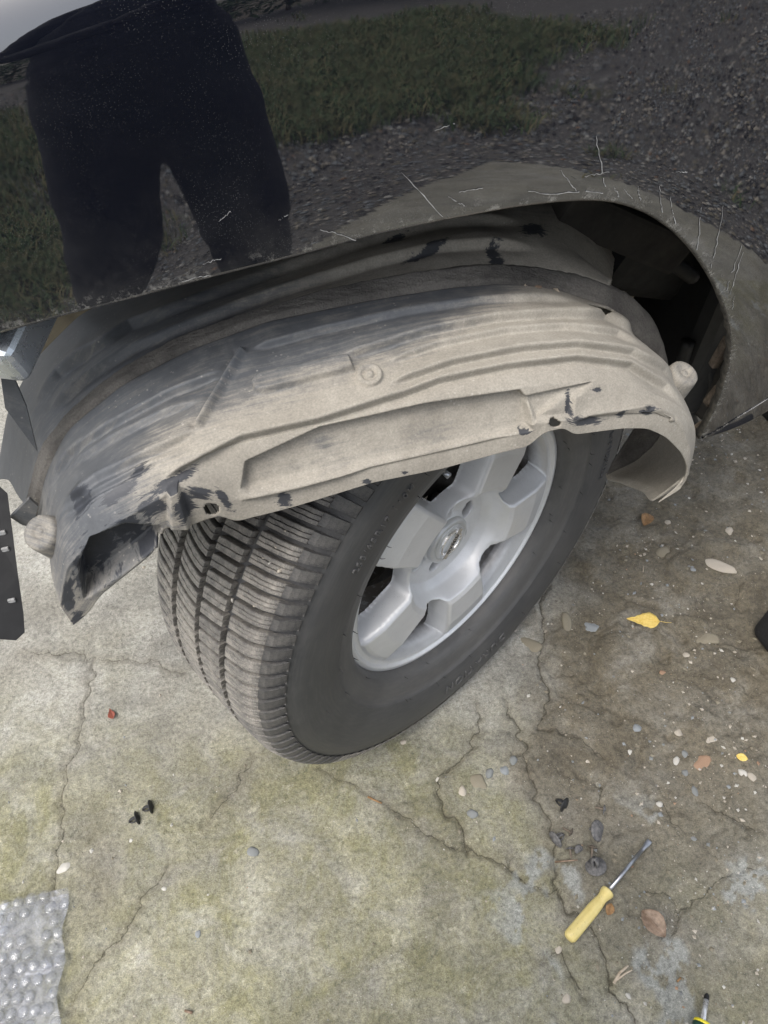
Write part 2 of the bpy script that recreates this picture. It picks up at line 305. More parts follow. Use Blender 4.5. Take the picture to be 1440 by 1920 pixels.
def build_ground():
    x = np.arange(-1.12, 1.30, 0.0036); y = np.arange(-0.86, 1.30, 0.0036)
    X, Y = np.meshgrid(x, y, indexing='ij'); sh = X.shape
    pxl = px(np.stack([X.ravel(), Y.ravel(), 0 * X.ravel()], 1)); U = pxl[:, 0].reshape(sh); V = pxl[:, 1].reshape(sh)
    wob = (fbm(X * 9, Y * 9, 3) - 0.5)
    dirt = sstep(930, 1090, U + 260 * wob + 0.10 * (V - 1200) * (V < 1500) - 0.20 * (V - 1400) * (V > 1500)) * sstep(2250, 1350, V + 0.25 * (U - 1000) + 300 * wob)
    dirt = np.maximum(dirt, 0.55 * np.exp(-((U - 190) / 60) ** 2 - ((V - 1620) / 120) ** 2)); 
    moss = sstep(1250, 1560, V + 330 * (fbm(X * 5, Y * 5, 11) - 0.5) + 0.10 * (720 - abs(U - 640))) * (1 - 0.75 * dirt)
    moss = np.maximum(moss, 0.5 * sstep(1480, 1700, V) * sstep(1000, 1200, U))
    rough = 0.25 + 0.75 * dirt
    Z = 0.010 * (fbm(X * 3.1, Y * 3.1, 20, 3) - 0.5) + 0.012 * rough * (fbm(X * 17, Y * 17, 31, 5, 0.55) - 0.5) + 0.0042 * rough * (fbm(X * 75, Y * 75, 41, 3, 0.6) - 0.5)
    # broken steps in the worn side
    lev = fbm(X * 8, Y * 8, 55, 4); Z += rough * 0.0045 * (sstep(0.47, 0.485, lev) + sstep(0.56, 0.57, lev)) - 0.004 * dirt
    pits = fbm(X * 30, Y * 30, 77, 3); Z -= 0.004 * rough * sstep(0.66, 0.74, pits)
    crk = np.full(sh, 0.03); cm = np.zeros(sh); wx = (fbm(X * 55, Y * 55, 91, 3) - 0.5) * 0.022; wy = (fbm(X * 55, Y * 55, 97, 3) - 0.5) * 0.022
    for wd, dp, pts in CRACKS:
        g = on_z(pts)[:, :2]; x0, y0 = g.min(0) - 0.04; x1, y1 = g.max(0) + 0.04
        i0, i1 = np.searchsorted(x, (x0, x1)); j0, j1 = np.searchsorted(y, (y0, y1))
        if i1 <= i0 or j1 <= j0: continue
        s = (slice(i0, i1), slice(j0, j1)); d = seg_dist(X[s] + wx[s], Y[s] + wy[s], g.tolist())
        ww = wd * (0.5 + 1.1 * vnoise(X[s] * 40, Y[s] * 40, 5))
        c = np.exp(-(d / (ww * 0.7 + 0.0012)) ** 2); Z[s] -= dp * 0.8 * c
        sg = np.zeros(d.shape); bd_ = np.full(d.shape, 1e9); Xs = X[s] + wx[s]; Ys = Y[s] + wy[s]
        for (xa, ya), (xb, yb) in zip(g[:-1], g[1:]):
            L2 = (xb - xa) ** 2 + (yb - ya) ** 2 + 1e-12; tq = np.clip(((Xs - xa) * (xb - xa) + (Ys - ya) * (yb - ya)) / L2, 0, 1); dq = np.hypot(Xs - xa - tq * (xb - xa), Ys - ya - tq * (yb - ya)); cr = (xb - xa) * (Ys - ya) - (yb - ya) * (Xs - xa)
            k_ = dq < bd_; bd_ = np.where(k_, dq, bd_); sg = np.where(k_, np.sign(cr), sg)
        e_ = np.minimum(np.hypot(Xs - g[0, 0], Ys - g[0, 1]), np.hypot(Xs - g[-1, 0], Ys - g[-1, 1])); fd = sstep(0.0, 0.03, e_)
        k_ = d < np.abs(crk[s]); crk[s] = np.where(k_, d * sg, crk[s]); cm[s] = np.where(k_, wd * 300 * fd * np.exp(-(d / 0.012) ** 2), cm[s])
        dirt[s] = np.maximum(dirt[s], 0.35 * np.exp(-(d / 0.014) ** 2))
    agg = 0.75 * sstep(0.60, 0.66, fbm(X * 11, Y * 11, 66, 4)) * sstep(1450, 1560, V) * sstep(850, 1000, U) * (fbm(X * 60, Y * 60, 68, 3) > 0.42)
    fade = sstep(0, 0.1, X - x[0]) * sstep(0, 0.1, x[-1] - X) * sstep(0, 0.1, Y - y[0]) * sstep(0, 0.1, y[-1] - Y); Z *= fade
    Z -= 0.004 * sstep(0.10, 0.03, np.hypot(X, Y))     # settled under the wheel
    nx, ny = sh; idx = np.arange(nx * ny).reshape(sh)
    F = np.stack([idx[:-1, :-1], idx[1:, :-1], idx[1:, 1:], idx[:-1, 1:]], -1).reshape(-1, 4)
    m = bpy.data.meshes.new('ground'); m.vertices.add(nx * ny); m.vertices.foreach_set('co', np.stack([X, Y, Z], -1).astype(np.float32).ravel())
    m.loops.add(F.size); m.loops.foreach_set('vertex_index', F.astype(np.int32).ravel())
    m.polygons.add(len(F)); m.polygons.foreach_set('loop_start', np.arange(0, F.size, 4, dtype=np.int32))
    m.update(calc_edges=True); m.polygons.foreach_set('use_smooth', np.ones(len(F), bool))
    for k, a in (('moss', moss), ('dirt', np.clip(dirt, 0, 1)), ('crack', crk), ('cmask', cm), ('agg', agg)): attr(m, k, a.ravel())
    o = obj('concrete_pavement', m, M['ground']); tag(o, kind='structure')
    return x, y, Z
GX, GY, GZ = build_ground()
def gz(x, y):
    i = min(max(int((x - GX[0]) / 0.0036), 0), len(GX) - 1); j = min(max(int((y - GY[0]) / 0.0036), 0), len(GY) - 1)
    return float(GZ[i, j])
def gp(u, v):
    p = on_z([(u, v)])[0]; p = on_z([(u, v)], gz(p[0], p[1]))[0]; return float(p[0]), float(p[1]), float(gz(p[0], p[1]))
def sheet(name, x0, x1, y0, y1, z, m, n=60, amp=0.0, sd=0, kind='structure'):
    xs = np.linspace(x0, x1, n); ys = np.linspace(y0, y1, n); X, Y = np.meshgrid(xs, ys, indexing='ij')
    Z = z + amp * (fbm(X * 2, Y * 2, sd) - 0.5)
    v = np.stack([X, Y, Z], -1).reshape(-1, 3); me = mesh(name, v, grid_faces(n, n))
    for k in ('moss', 'dirt', 'crack', 'cmask', 'agg'): attr(me, k, np.full(n * n, {'moss': 0.35, 'dirt': 0.25, 'crack': 0.03}.get(k, 0.0)))
    return tag(obj(name, me, m), kind=kind)
M['soil'] = simple('dark_soil', (0.045, 0.036, 0.024, 1), (0.12, 0.10, 0.075, 1), 0.95, 9, bump=0.8, bd=0.01)
M['gravelbed'] = simple('gravel_bed', (0.05, 0.046, 0.041, 1), (0.20, 0.188, 0.175, 1), 0.9, 70, bump=1.0, bd=0.012)
ap = sheet('concrete_apron', -3.2, 2.2, -3.0, 3.0, -0.013, M['ground'], 180)
APOLY = [(-4, -1.05), (-0.10, -1.12), (0.07, -1.28), (0.33, -1.62), (0.55, -1.88), (0.91, -2.23), (1.06, -2.02), (1.21, -1.65), (1.30, -1.33), (1.40, -1.05), (1.55, -0.5), (1.9, 4), (-4, 4)]
def in_apron(x, y):
    x = np.asarray(x, float); y = np.asarray(y, float); ins = np.zeros(x.shape, bool); n = len(APOLY); j = n - 1
    x = x + 0.05 * (fbm(x * 6, y * 6, 71, 3) - 0.5)
    for i in range(n):
        (xi, yi), (xj, yj) = APOLY[i], APOLY[j]; ins ^= ((yi > y) != (yj > y)) & (x < (xj - xi) * (y - yi) / (yj - yi + 1e-9) + xi); j = i
    return ins
bm = bmesh.new(); bm.from_mesh(ap.data); bm.faces.ensure_lookup_table(); cs = np.array([tuple(f.calc_center_median()) for f in bm.faces]); kp = in_apron(cs[:, 0], cs[:, 1])
bmesh.ops.delete(bm, geom=[f for f, k_ in zip(bm.faces[:], kp) if not k_], context='FACES'); bm.to_mesh(ap.data); bm.free()
sheet('gravel_road', -9, 9, -7.5, 4.0, -0.036, M['gravelbed'], 120, 0.03, 4)
sheet('ground', -60, 60, -70, 50, -0.06, M['soil'], 12)

# ------------------------------------------------------------------ the car: fender, hood, bumper corner
car = tag(empty('car', (0.0, 0.55, 0.0)), 'black car with a scratched front fender raised over its silver wheel', 'car')
AX0, AZ0, AR = -0.05, 0.44, 0.49
def shoulder(x): return 1.075 + 0.17 * (np.clip(x, -1.0, 0.25) + 0.32)
def surf(x, wv):      # car skin: x along the car, wv running up the side and over the shoulder onto the hood
    x = np.asarray(x, float); wv = np.asarray(wv, float); zs = shoulder(x)
    z = np.minimum(wv, zs)
    y = -0.176 + 0.12 * (z - 0.93) ** 2 + 0.02 * np.maximum(0, 0.72 - z) ** 2
    y = y + 0.22 * np.maximum(0, x - 0.10) ** 2 + 0.20 * np.maximum(0, -0.15 - x) ** 2
    dd = np.hypot(x - AX0, z - AZ0) - AR
    y = y + 1.0 * np.maximum(0, 0.07 - dd) ** 2 * sstep(-0.75, -0.2, x)
    rho = 0.085; a = np.maximum(0, wv - zs); ph = np.minimum(a / rho, 1.42); rest = np.maximum(0, a - rho * 1.42)
    y = y + rho * (1 - np.cos(ph)) + rest * math.sin(1.42); z = z + rho * np.sin(ph) + rest * math.cos(1.42)
    return x, y, z
def on_skin(q):
    q = np.atleast_2d(np.asarray(q, float)); y = np.full(len(q), -0.15)
    for _ in range(40):
        P = on_y(q, y); y = 0.5 * y + 0.5 * surf(P[:, 0], P[:, 2])[1]
    return on_y(q, y)
LIP = [(-60, 640), (0, 624), (130, 588), (250, 558), (400, 518), (560, 478), (700, 440), (830, 412), (960, 388), (1050, 377), (1120, 374), (1165, 380),
       (1215, 398), (1265, 432), (1305, 475), (1340, 530), (1362, 585), (1372, 640), (1366, 690), (1350, 745), (1330, 790), (1312, 823)]
def resample(P, n):
    P = np.asarray(P, float); s = np.r_[0, np.cumsum(np.linalg.norm(np.diff(P, axis=0), axis=1))]
    t = np.linspace(0, s[-1], n); return np.stack([np.interp(t, s, P[:, k]) for k in range(P.shape[1])], 1)
def smooth_poly(P, n, it=6):
    Q = resample(P, n)
    for _ in range(it): Q[1:-1] = 0.25 * Q[:-2] + 0.5 * Q[1:-1] + 0.25 * Q[2:]
    return Q
lip = on_skin(smooth_poly(LIP, 220, 10))
lip2 = lip[:, [0, 2]]                       # (x, wv)
lip2 = np.vstack([np.stack([np.linspace(-0.66, lip2[0, 0] - 0.006, 30), lip2[0, 1] - 0.10 * np.linspace(1, 0, 30) ** 1.5], 1), lip2])
bot = on_skin([(1312, 823), (1345, 806), (1385, 780), (1440, 746)]); bot2 = bot[:, [0, 2]]
bx = np.linspace(bot2[-1, 0] + 0.01, 1.0, 25); bot2 = np.vstack([resample(bot2, 30), np.stack([bx, bot2[-1, 1] + 0.02 + 0 * bx], 1)])
edge = np.vstack([lip2, bot2[1:]]); NE = len(edge)
# outer boundary: matched points along the line of the shoulder and the front end
NR = 70
t = np.linspace(0, 1, NR) ** 1.35
top_w = 1.9
vv = []; ed = []
cx = np.linspace(-0.72, 1.0, NE)
for i in range(NE):
    e = edge[i]; tgt = np.array([0.25 * e[0] + 0.75 * cx[i], top_w])
    p = e[None] + (tgt - e)[None] * t[:, None]
    # leave the lip roughly square to it
    c = np.array([AX0, AZ0]); dirn = e - c; dirn /= np.linalg.norm(dirn)
    if dirn[1] < 0.25: dirn = np.array([math.sqrt(1 - 0.0625), 0.25])
    q = e[None] + dirn[None] * (np.linspace(0, 1, NR) ** 1.35)[:, None] * 0.55
    k = sstep(0, 1, t)[:, None]; p = q * (1 - k) + p * k
    x_, y_, z_ = surf(p[:, 0], p[:, 1]); vv.append(np.stack([x_, y_, z_], 1))
    ed.append(np.exp(-np.linalg.norm(p - e[None], axis=1) / 0.035) if i > 25 else np.exp(-np.linalg.norm(p - e[None], axis=1) / 0.02))
vv = np.array(vv); ed = np.array(ed)
# split into fender and hood along a line on the top, out of reach of the shoulder
SPL = 58
def skin_part(name, sl):
    v = vv[:, sl]; n = v.shape[1]; me = mesh(name, v.reshape(-1, 3), grid_faces(NE, n)); attr(me, 'edge', ed[:, sl].ravel())
    o = obj(name, me, M['paint'], car); o.matrix_parent_inverse = Matrix.Translation((0, -0.55, 0)); 
    s = o.modifiers.new('thickness', 'SOLIDIFY'); s.thickness = 0.0012; s.offset = -1
    return o
CI = Matrix.Translation((0, -0.55, 0))
fender = skin_part('fender', slice(0, SPL + 1)); tag(fender, 'glossy black fender with scratches and chips along the wheel arch')
hood = skin_part('hood', slice(SPL, NR)); 
def cpart(name, m, mt, lab=None, parent=None):
    o = obj(name, m, mt, parent or car)
    o.matrix_parent_inverse = CI if parent is None else Matrix.Identity(4)
    if lab: o['label'] = lab
    return o
# rolled flange of the arch
def flange():
    L3 = np.array([np.array(surf(*e)) for e in edge]); n = len(L3); v = []; prof = [(0, 0), (0.0015, 0.0012), (0.005, 0.0012), (0.010, -0.0005), (0.016, -0.005)]
    for i in range(n):
        tx = L3[min(i + 1, n - 1)] - L3[max(i - 1, 0)]; tx /= np.linalg.norm(tx)
        outn = np.array([0, -1.0, 0]); down = np.cross(tx, outn); 
        if down @ (np.array([AX0, L3[i][1], AZ0]) - L3[i]) < 0: down = -down
        jag = 0.0015 * math.sin(i * 1.7) * (1 if 215 < i < 250 else 0.25)
        for a, b in prof: v.append(L3[i] + np.array([0, a, 0]) + down * (b + jag * (a > 0.008)))
    return mesh('arch_flange', v, grid_faces(n, len(prof)))
M['flange'] = simple('grimy_flange', (0.02, 0.019, 0.017, 1), (0.13, 0.12, 0.10, 1), 0.8, 120, bump=0.6, bd=0.002)
cpart('arch_flange', flange(), M['flange'])
# ------------------------------------------------------------------ wheel
HUB = np.array([0, 0, 0.381]); AXV = np.array([0.461, -0.887, 0.0]); AXV /= np.linalg.norm(AXV); TV = np.array([-AXV[1], AXV[0], 0.0])
WM = Matrix(((TV[0], 0, AXV[0], HUB[0]), (TV[1], 0, AXV[1], HUB[1]), (0, 1, 0, HUB[2]), (0, 0, 0, 1)))
def wpart(name, m, mt, parent=None, lab=None):
    if isinstance(m, tuple): m = mesh(name, *m)
    o = obj(name, m, mt, parent if parent is not None else car)
    if parent is None: o.matrix_parent_inverse = CI; o.matrix_basis = WM
    if lab: o['label'] = lab
    return o
RT = 0.3905
def crown(a): return RT - 0.55 * np.maximum(0, np.abs(a) - 0.02) ** 2 - 14.0 * np.maximum(0, np.abs(a) - 0.085) ** 2
sidep = [(0.108, 0.3700), (0.114, 0.3660), (0.119, 0.3600), (0.1225, 0.3520), (0.1245, 0.3480), (0.1250, 0.3440), (0.1275, 0.3400), (0.1292, 0.328), (0.1300, 0.315), (0.1296, 0.300), (0.1280, 0.286), (0.1250, 0.2720), (0.1225, 0.2660), (0.1222, 0.2640), (0.1200, 0.2630), (0.1165, 0.2500), (0.1120, 0.2380), (0.1065, 0.2290), (0.1000, 0.2250), (0.0920, 0.2232), (0.0860, 0.2228)]
crownp = [(a, float(crown(a)) - 0.0095) for a in np.linspace(-0.104, 0.104, 25)]
prof = [(-a, r) for a, r in sidep[::-1]] + crownp + sidep
def revolve(prof, n, th0=0.0, th1=2 * math.pi):
    th = np.linspace(th0, th1, n, endpoint=(th1 - th0) < 6.28); v = []
    for c in th:
        for a, r in prof: v.append((r * math.cos(c), r * math.sin(c), a))
    return v, grid_faces(n, len(prof), (th1 - th0) >= 6.28)
tyre_m = mesh('tyre', *revolve(prof, 240)); tyre_m.materials.append(M['side']); tyre_m.materials.append(M['groove'])
npf = len(prof) - 1; ns = len(sidep)
mi = [1 if ns - 5 <= (k % npf) < ns + 25 + 3 else 0 for k in range(len(tyre_m.polygons))]
tyre_m.polygons.foreach_set('material_index', mi)
tyre = wpart('tyre', tyre_m, None, lab='black tyre with dusty siped tread and raised sidewall lettering')
NP = 106; PITCH = 2 * math.pi / NP
def slant(a):   # angle offset (radians) of the lateral grooves across the tread
    d = 0.0
    if a > 0: d = -math.radians(1.5) * a / 0.05 * (1.0 if a < 0.11 else 1.25)
    else: d = math.radians(9) * (-a) - math.radians(900) * a * a * 1.25 if a > -0.06 else math.radians(9) * 0.06 - math.radians(900) * 0.0036 * 1.25 - math.radians(40) * (-a - 0.06)
    return d
def block(a0, a1, ns, na, lug=False, jag=0.0, rnd=0):
    rg = random.Random(rnd); v = []; f = []
    gap = 0.125; lo, hi = gap, 1 - gap
    for s in range(ns):
        u0 = lo + (hi - lo) * s / ns + (0.006 if s else 0); u1 = lo + (hi - lo) * (s + 1) / ns - (0.006 if s < ns - 1 else 0)
        base = len(v)
        for i in range(na + 1):
            a = a0 + (a1 - a0) * i / na; z = 0.06 * jag * (1 if i % 2 else -1)
            j0 = u0 + (z if s else 0); j1 = u1 + (z if s < ns - 1 else 0)
            R = float(crown(a)); hb = R - 0.0125
            e = 0.0012
            for (u, rr) in ((j0, hb), (j0 + 0.006, R - e), (j0 + 0.035, R + rg.uniform(-.0003, .0003)), (j1 - 0.035, R + rg.uniform(-.0003, .0003)), (j1 - 0.006, R - e), (j1, hb)):
                th = slant(a) + u * PITCH
                v.append((rr * math.cos(th), rr * math.sin(th), a + (0.0006 if i == 0 and rr > R - 0.0006 else 0) - (0.0006 if i == na and rr > R - 0.0006 else 0)))
        for i in range(na):
            for k in range(5): p = base + i * 6 + k; f.append((p, p + 1, p + 7, p + 6))
        f.append(tuple(base + k for k in range(5, -1, -1))); f.append(tuple(base + na * 6 + k for k in range(6)))
    return mesh('tread_block', v, f, False)
def lug():
    v = []; f = []   # shoulder lug wrapping down onto the sidewall
    pth = [(0.1075, 0.3805 - 0.0015), (0.1135, 0.3740), (0.1185, 0.3665), (0.1225, 0.3580), (0.1248, 0.3515)]
    for i, (a, r) in enumerate(pth):
        sl = slant(0.108) - (a - 0.108) * 0.35
        for (u, dr) in ((0.12, -0.006), (0.15, 0.0), (0.80, 0.0), (0.84, -0.006)):
            th = sl + u * PITCH; n = np.array([0.65, 0.75]) * (0.0012 + dr) * (1.0, 1.0, 0.9, 0.55, -0.2)[i]
            v.append(((r + n[1]) * math.cos(th), (r + n[1]) * math.sin(th), a + n[0]))
    f = grid_faces(5, 4); f.append((0, 1, 2, 3)); f.append((19, 18, 17, 16))
    return mesh('shoulder_lug', v, f, False)
cols = [block(0.0560, 0.1075, 3, 6, jag=0.22, rnd=1), block(0.0042, 0.0460, 2, 4, jag=0.25, rnd=2), block(-0.0460, -0.0042, 2, 6, jag=0.3, rnd=3), block(-0.1075, -0.0560, 2, 5, jag=0.3, rnd=4)]
for c in cols: c.materials.append(M['tread'])
cols[1].transform(Matrix.Rotation(math.radians(0.9), 4, 'Z')); cols[3].transform(Matrix.Rotation(-math.radians(1.4), 4, 'Z'))
M['lug'] = mat_rubber('shoulder_rubber', 0.45)
lugm = lug(); lugm.materials.append(M['lug'])
bmr = bmesh.new()
for k in range(NP):
    th = k * PITCH; deg = math.degrees(th)
    vis = 98 < deg < 218
    for ci, c in enumerate(cols + [lugm]):
        if vis:
            o = bpy.data.objects.new('tread_block' if ci < 4 else 'shoulder_lug', c); COL.objects.link(o); o.parent = tyre
            o.rotation_euler = (0, 0, th + random.uniform(-.0012, .0012))
        else:
            n0 = len(bmr.verts); bmr.from_mesh(c); bmr.verts.ensure_lookup_table()
            bmesh.ops.rotate(bmr, verts=bmr.verts[n0:], cent=(0, 0, 0), matrix=Matrix.Rotation(th, 3, 'Z'))
rm = bpy.data.meshes.new('tread_remainder'); bmr.to_mesh(rm); bmr.free()
ro = obj('tread_remainder', rm, M['tread'], tyre); ro['kind'] = 'stuff'
# raised lettering on the sidewall
def side_a(r):
    rs = [q[1] for q in sidep][::-1]; aa = [q[0] for q in sidep][::-1]; return float(np.interp(r, rs, aa))
def lettering(txt, r0, height, th_mid, adv=1.0, proud=0.0013):
    cu = bpy.data.curves.new('t', 'FONT'); cu.body = txt; cu.size = height; cu.align_x = 'CENTER'; cu.extrude = proud; cu.space_character = adv; cu.resolution_u = 2
    to = bpy.data.objects.new('t', cu); COL.objects.link(to); dg = bpy.context.evaluated_depsgraph_get(); m = bpy.data.meshes.new_from_object(to.evaluated_get(dg))
    bpy.data.objects.remove(to)
    bm = bmesh.new(); bm.from_mesh(m); bmesh.ops.triangulate(bm, faces=bm.faces[:]); bmesh.ops.subdivide_edges(bm, edges=[e for e in bm.edges if e.calc_length() > 0.006], cuts=2)
    for q in bm.verts:
        x, y, z = q.co; r = r0 + y; th = th_mid - x / (r0 + height * 0.35)
        q.co = Vector((r * math.cos(th), r * math.sin(th), side_a(r) + z + proud * 0.6))
    bm.to_mesh(m); bm.free(); return m
M['letter'] = simple('raised_letter_rubber', (0.075, 0.076, 0.078, 1), (0.12, 0.118, 0.115, 1), 0.5, 150)
for txt, th, r0, hgt in (('DURATION', -87, 0.292, 0.026), ('DURATION', 93, 0.292, 0.026), ('255/65R17 110H', 128, 0.300, 0.014), ('M+S TUBELESS', 2, 0.300, 0.014)):
    o = obj('sidewall_lettering', lettering(txt, r0, hgt, math.radians(th), 1.25), M['letter'], tyre)
# mould whiskers on the sidewall
for k in range(46):
    th = random.uniform(-math.pi, math.pi); r = random.choice([0.226, 0.2285, 0.264, 0.266, 0.30]); a = side_a(r)
    p = Vector((r * math.cos(th), r * math.sin(th), a)); d = Vector((math.cos(th) * -.2, math.sin(th) * -.2, 1)).normalized(); s = Vector((random.uniform(-.4, .4), random.uniform(-.4, .4), 0))
    o = obj('rubber_whisker', tube([p, p + d * 0.003, p + (d + s).normalized() * 0.0075], [0.0006, 0.0005, 0.0003], 5), M['groove'], tyre)
# ---- alloy rim (heightfield face with five windows cut through)
SP0 = math.radians(60)           # a spoke points this way
def rim_face():
    nr, na = 150, 600
    rs = np.linspace(0.034, 0.2215, nr); th = np.linspace(0, 2 * math.pi, na, endpoint=False)
    Rr, Th = np.meshgrid(rs, th, indexing='ij')
    sec = 2 * math.pi / 5; ph = (Th - SP0) % sec - sec / 2     # 0 at the window centre
    s = Rr * np.sin(np.abs(ph)); rc = Rr * np.cos(ph)
    w0 = 0.029 + (rc - 0.096) * 0.58
    d1 = (s - w0) * 0.88; d2 = 0.096 - rc; d3 = Rr - 0.2015
    k = 0.010
    def smax(a, b): h = np.clip(0.5 + 0.5 * (a - b) / k, 0, 1); return b * (1 - h) + a * h + k * h * (1 - h)
    d = smax(d1, d2); d = np.where(d3 > 0, 0.01, d)
    base = np.interp(Rr, [0.034, 0.040, 0.046, 0.072, 0.084, 0.093, 0.099, 0.104, 0.112, 0.165, 0.195, 0.2005, 0.2045, 0.212, 0.2155, 0.2215],
                     [0.0635, 0.060, 0.0540, 0.052, 0.0550, 0.0680, 0.0840, 0.0945, 0.0985, 0.0985, 0.0930, 0.0905, 0.0860, 0.0860, 0.0915, 0.0900])
    # lug recesses
    for kx in range(6):
        c = math.radians(18 + 60 * kx); dx = np.hypot(Rr * np.cos(Th) - 0.057 * math.cos(c), Rr * np.sin(Th) - 0.057 * math.sin(c))
        base = base - 0.020 * sstep(0.0150, 0.0115, dx)
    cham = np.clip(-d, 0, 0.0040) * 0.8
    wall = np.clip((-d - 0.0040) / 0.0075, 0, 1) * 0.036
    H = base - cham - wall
    gr = np.clip(sstep(0.008, 0.016, -d) * 0.5 + sstep(0.094, 0.082, Rr) * 0.10, 0, 1)  # window walls and bowl darkened, shade of the recesses put into the colour
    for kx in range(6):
        c = math.radians(18 + 60 * kx); dx = np.hypot(Rr * np.cos(Th) - 0.057 * math.cos(c), Rr * np.sin(Th) - 0.057 * math.sin(c)); gr = np.maximum(gr, 0.95 * sstep(0.0145, 0.012, dx))  # lug pockets painted dark as shaded hollows
    v = np.stack([Rr * np.cos(Th), Rr * np.sin(Th), H], -1).reshape(-1, 3)
    hole = (-d > 0.0116)
    f = []
    for i in range(nr - 1):
        for j in range(na):
            j2 = (j + 1) % na
            if hole[i, j] and hole[i + 1, j] and hole[i, j2] and hole[i + 1, j2]: continue
            f.append((i * na + j, (i + 1) * na + j, (i + 1) * na + j2, i * na + j2))
    m = mesh('rim', v, f); attr(m, 'grime', gr.ravel()); return m
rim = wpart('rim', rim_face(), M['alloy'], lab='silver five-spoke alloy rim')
bar = [(0.0900, 0.2215), (0.0890, 0.2235), (0.086, 0.2240), (0.08, 0.220), (0.05, 0.214), (-0.10, 0.209), (-0.12, 0.218), (-0.12, 0.206), (-0.10, 0.2035), (0.02, 0.2038), (0.05, 0.2042), (0.076, 0.2046), (0.0835, 0.2050)]
bm_ = mesh('rim_barrel', *revolve(bar, 120)); attr(bm_, 'grime', [float(np.clip((0.072 - q.co.z) * 22, 0.08, 1.0)) for q in bm_.vertices]); wpart('rim_barrel', bm_, M['alloy'], rim)  # grimy barrel darkens inward, painting in the shade behind the windows
M['capgrey'] = simple('silver_cap_plastic', (0.52, 0.53, 0.53, 1), (0.6, 0.6, 0.6, 1), 0.35, 60, metal=0.3, bump=0.03)
cap = obj('centre_cap', lathe([(0.0, 0.0700), (0.020, 0.0698), (0.0285, 0.0690), (0.0300, 0.0682), (0.0303, 0.0668), (0.0312, 0.0668), (0.0318, 0.0686), (0.036, 0.0680), (0.0392, 0.0660), (0.0402, 0.060), (0.0402, 0.050)], 64), M['capgrey'], rim)
def emblem():
    bm = bmesh.new()
    ang = math.radians(50)
    Rz = Matrix.Rotation(ang, 4, 'Z')
    r0, r1 = 0.0195, 0.0235; n = 48; ring = []
    for k in range(n):
        c = 2 * math.pi * k / n
        ring.append([bm.verts.new(Vector((q * math.cos(c), q * math.sin(c) * 0.94, h))) for q, h in ((r0 - 0.001, 0.0695), (r0, 0.0722), ((r0 + r1) / 2, 0.0730), (r1, 0.0722), (r1 + 0.001, 0.0695))])
    for k in range(n):
        for j in range(4): bm.faces.new((ring[k][j], ring[(k + 1) % n][j], ring[(k + 1) % n][j + 1], ring[k][j + 1]))
    bmesh.ops.create_cube(bm, size=1, matrix=Matrix.Translation((0, 0, 0.0718)) @ Matrix.Diagonal((0.054, 0.0105, 0.0052, 1)))
    bm.transform(Rz); m = bpy.data.meshes.new('emblem'); bm.to_mesh(m); bm.free(); return m
obj('emblem', emblem(), M['chrome'], cap)
def flat_text(txt, size, z, ang, ext=0.0003):
    cu = bpy.data.curves.new('t', 'FONT'); cu.body = txt; cu.size = size; cu.align_x = 'CENTER'; cu.align_y = 'CENTER'; cu.extrude = ext; cu.space_character = 1.15
    to = bpy.data.objects.new('t', cu); COL.objects.link(to); m = bpy.data.meshes.new_from_object(to.evaluated_get(bpy.context.evaluated_depsgraph_get())); bpy.data.objects.remove(to)
    m.transform(Matrix.Translation((0, 0, z)) @ Matrix.Rotation(ang, 4, 'Z')); return m
obj('emblem_lettering', flat_text('NISSAN', 0.0092, 0.0746, math.radians(50 + 180)), M['blackplastic'], cap)
for kx in range(6):
    c = math.radians(18 + 60 * kx); m = mesh('wheel_nut', *lathe([(0.0, 0.012), (0.005, 0.012), (0.0085, 0.008), (0.0095, 0.0), (0.0095, -0.01)], 6), False)
    o = obj('wheel_nut', m, M['steel'], rim); o.location = (0.057 * math.cos(c), 0.057 * math.sin(c), 0.034)
bd = wpart('brake_disc', mesh('brake_disc', *revolve([(0.018, 0.06), (0.018, 0.080), (-0.03, 0.085), (-0.03, 0.152), (-0.034, 0.154), (-0.054, 0.154), (-0.056, 0.1)], 96)), M['disc'])
cal = wpart('brake_caliper', box(0.10, 0.20, 0.085, (-0.115, 0.02, -0.04), 0.018), M['darkgrime'])
wpart('valve_stem', tube([(0.176 * math.cos(1.72), 0.176 * math.sin(1.72), 0.045), (0.172 * math.cos(1.72), 0.172 * math.sin(1.72), 0.075), (0.170 * math.cos(1.72), 0.170 * math.sin(1.72), 0.083)], [0.004, 0.004, 0.0045], 10), M['steel'], rim)
wpart('suspension_knuckle', box(0.16, 0.26, 0.10, (0, 0, -0.10), 0.03), M['darkgrime'])
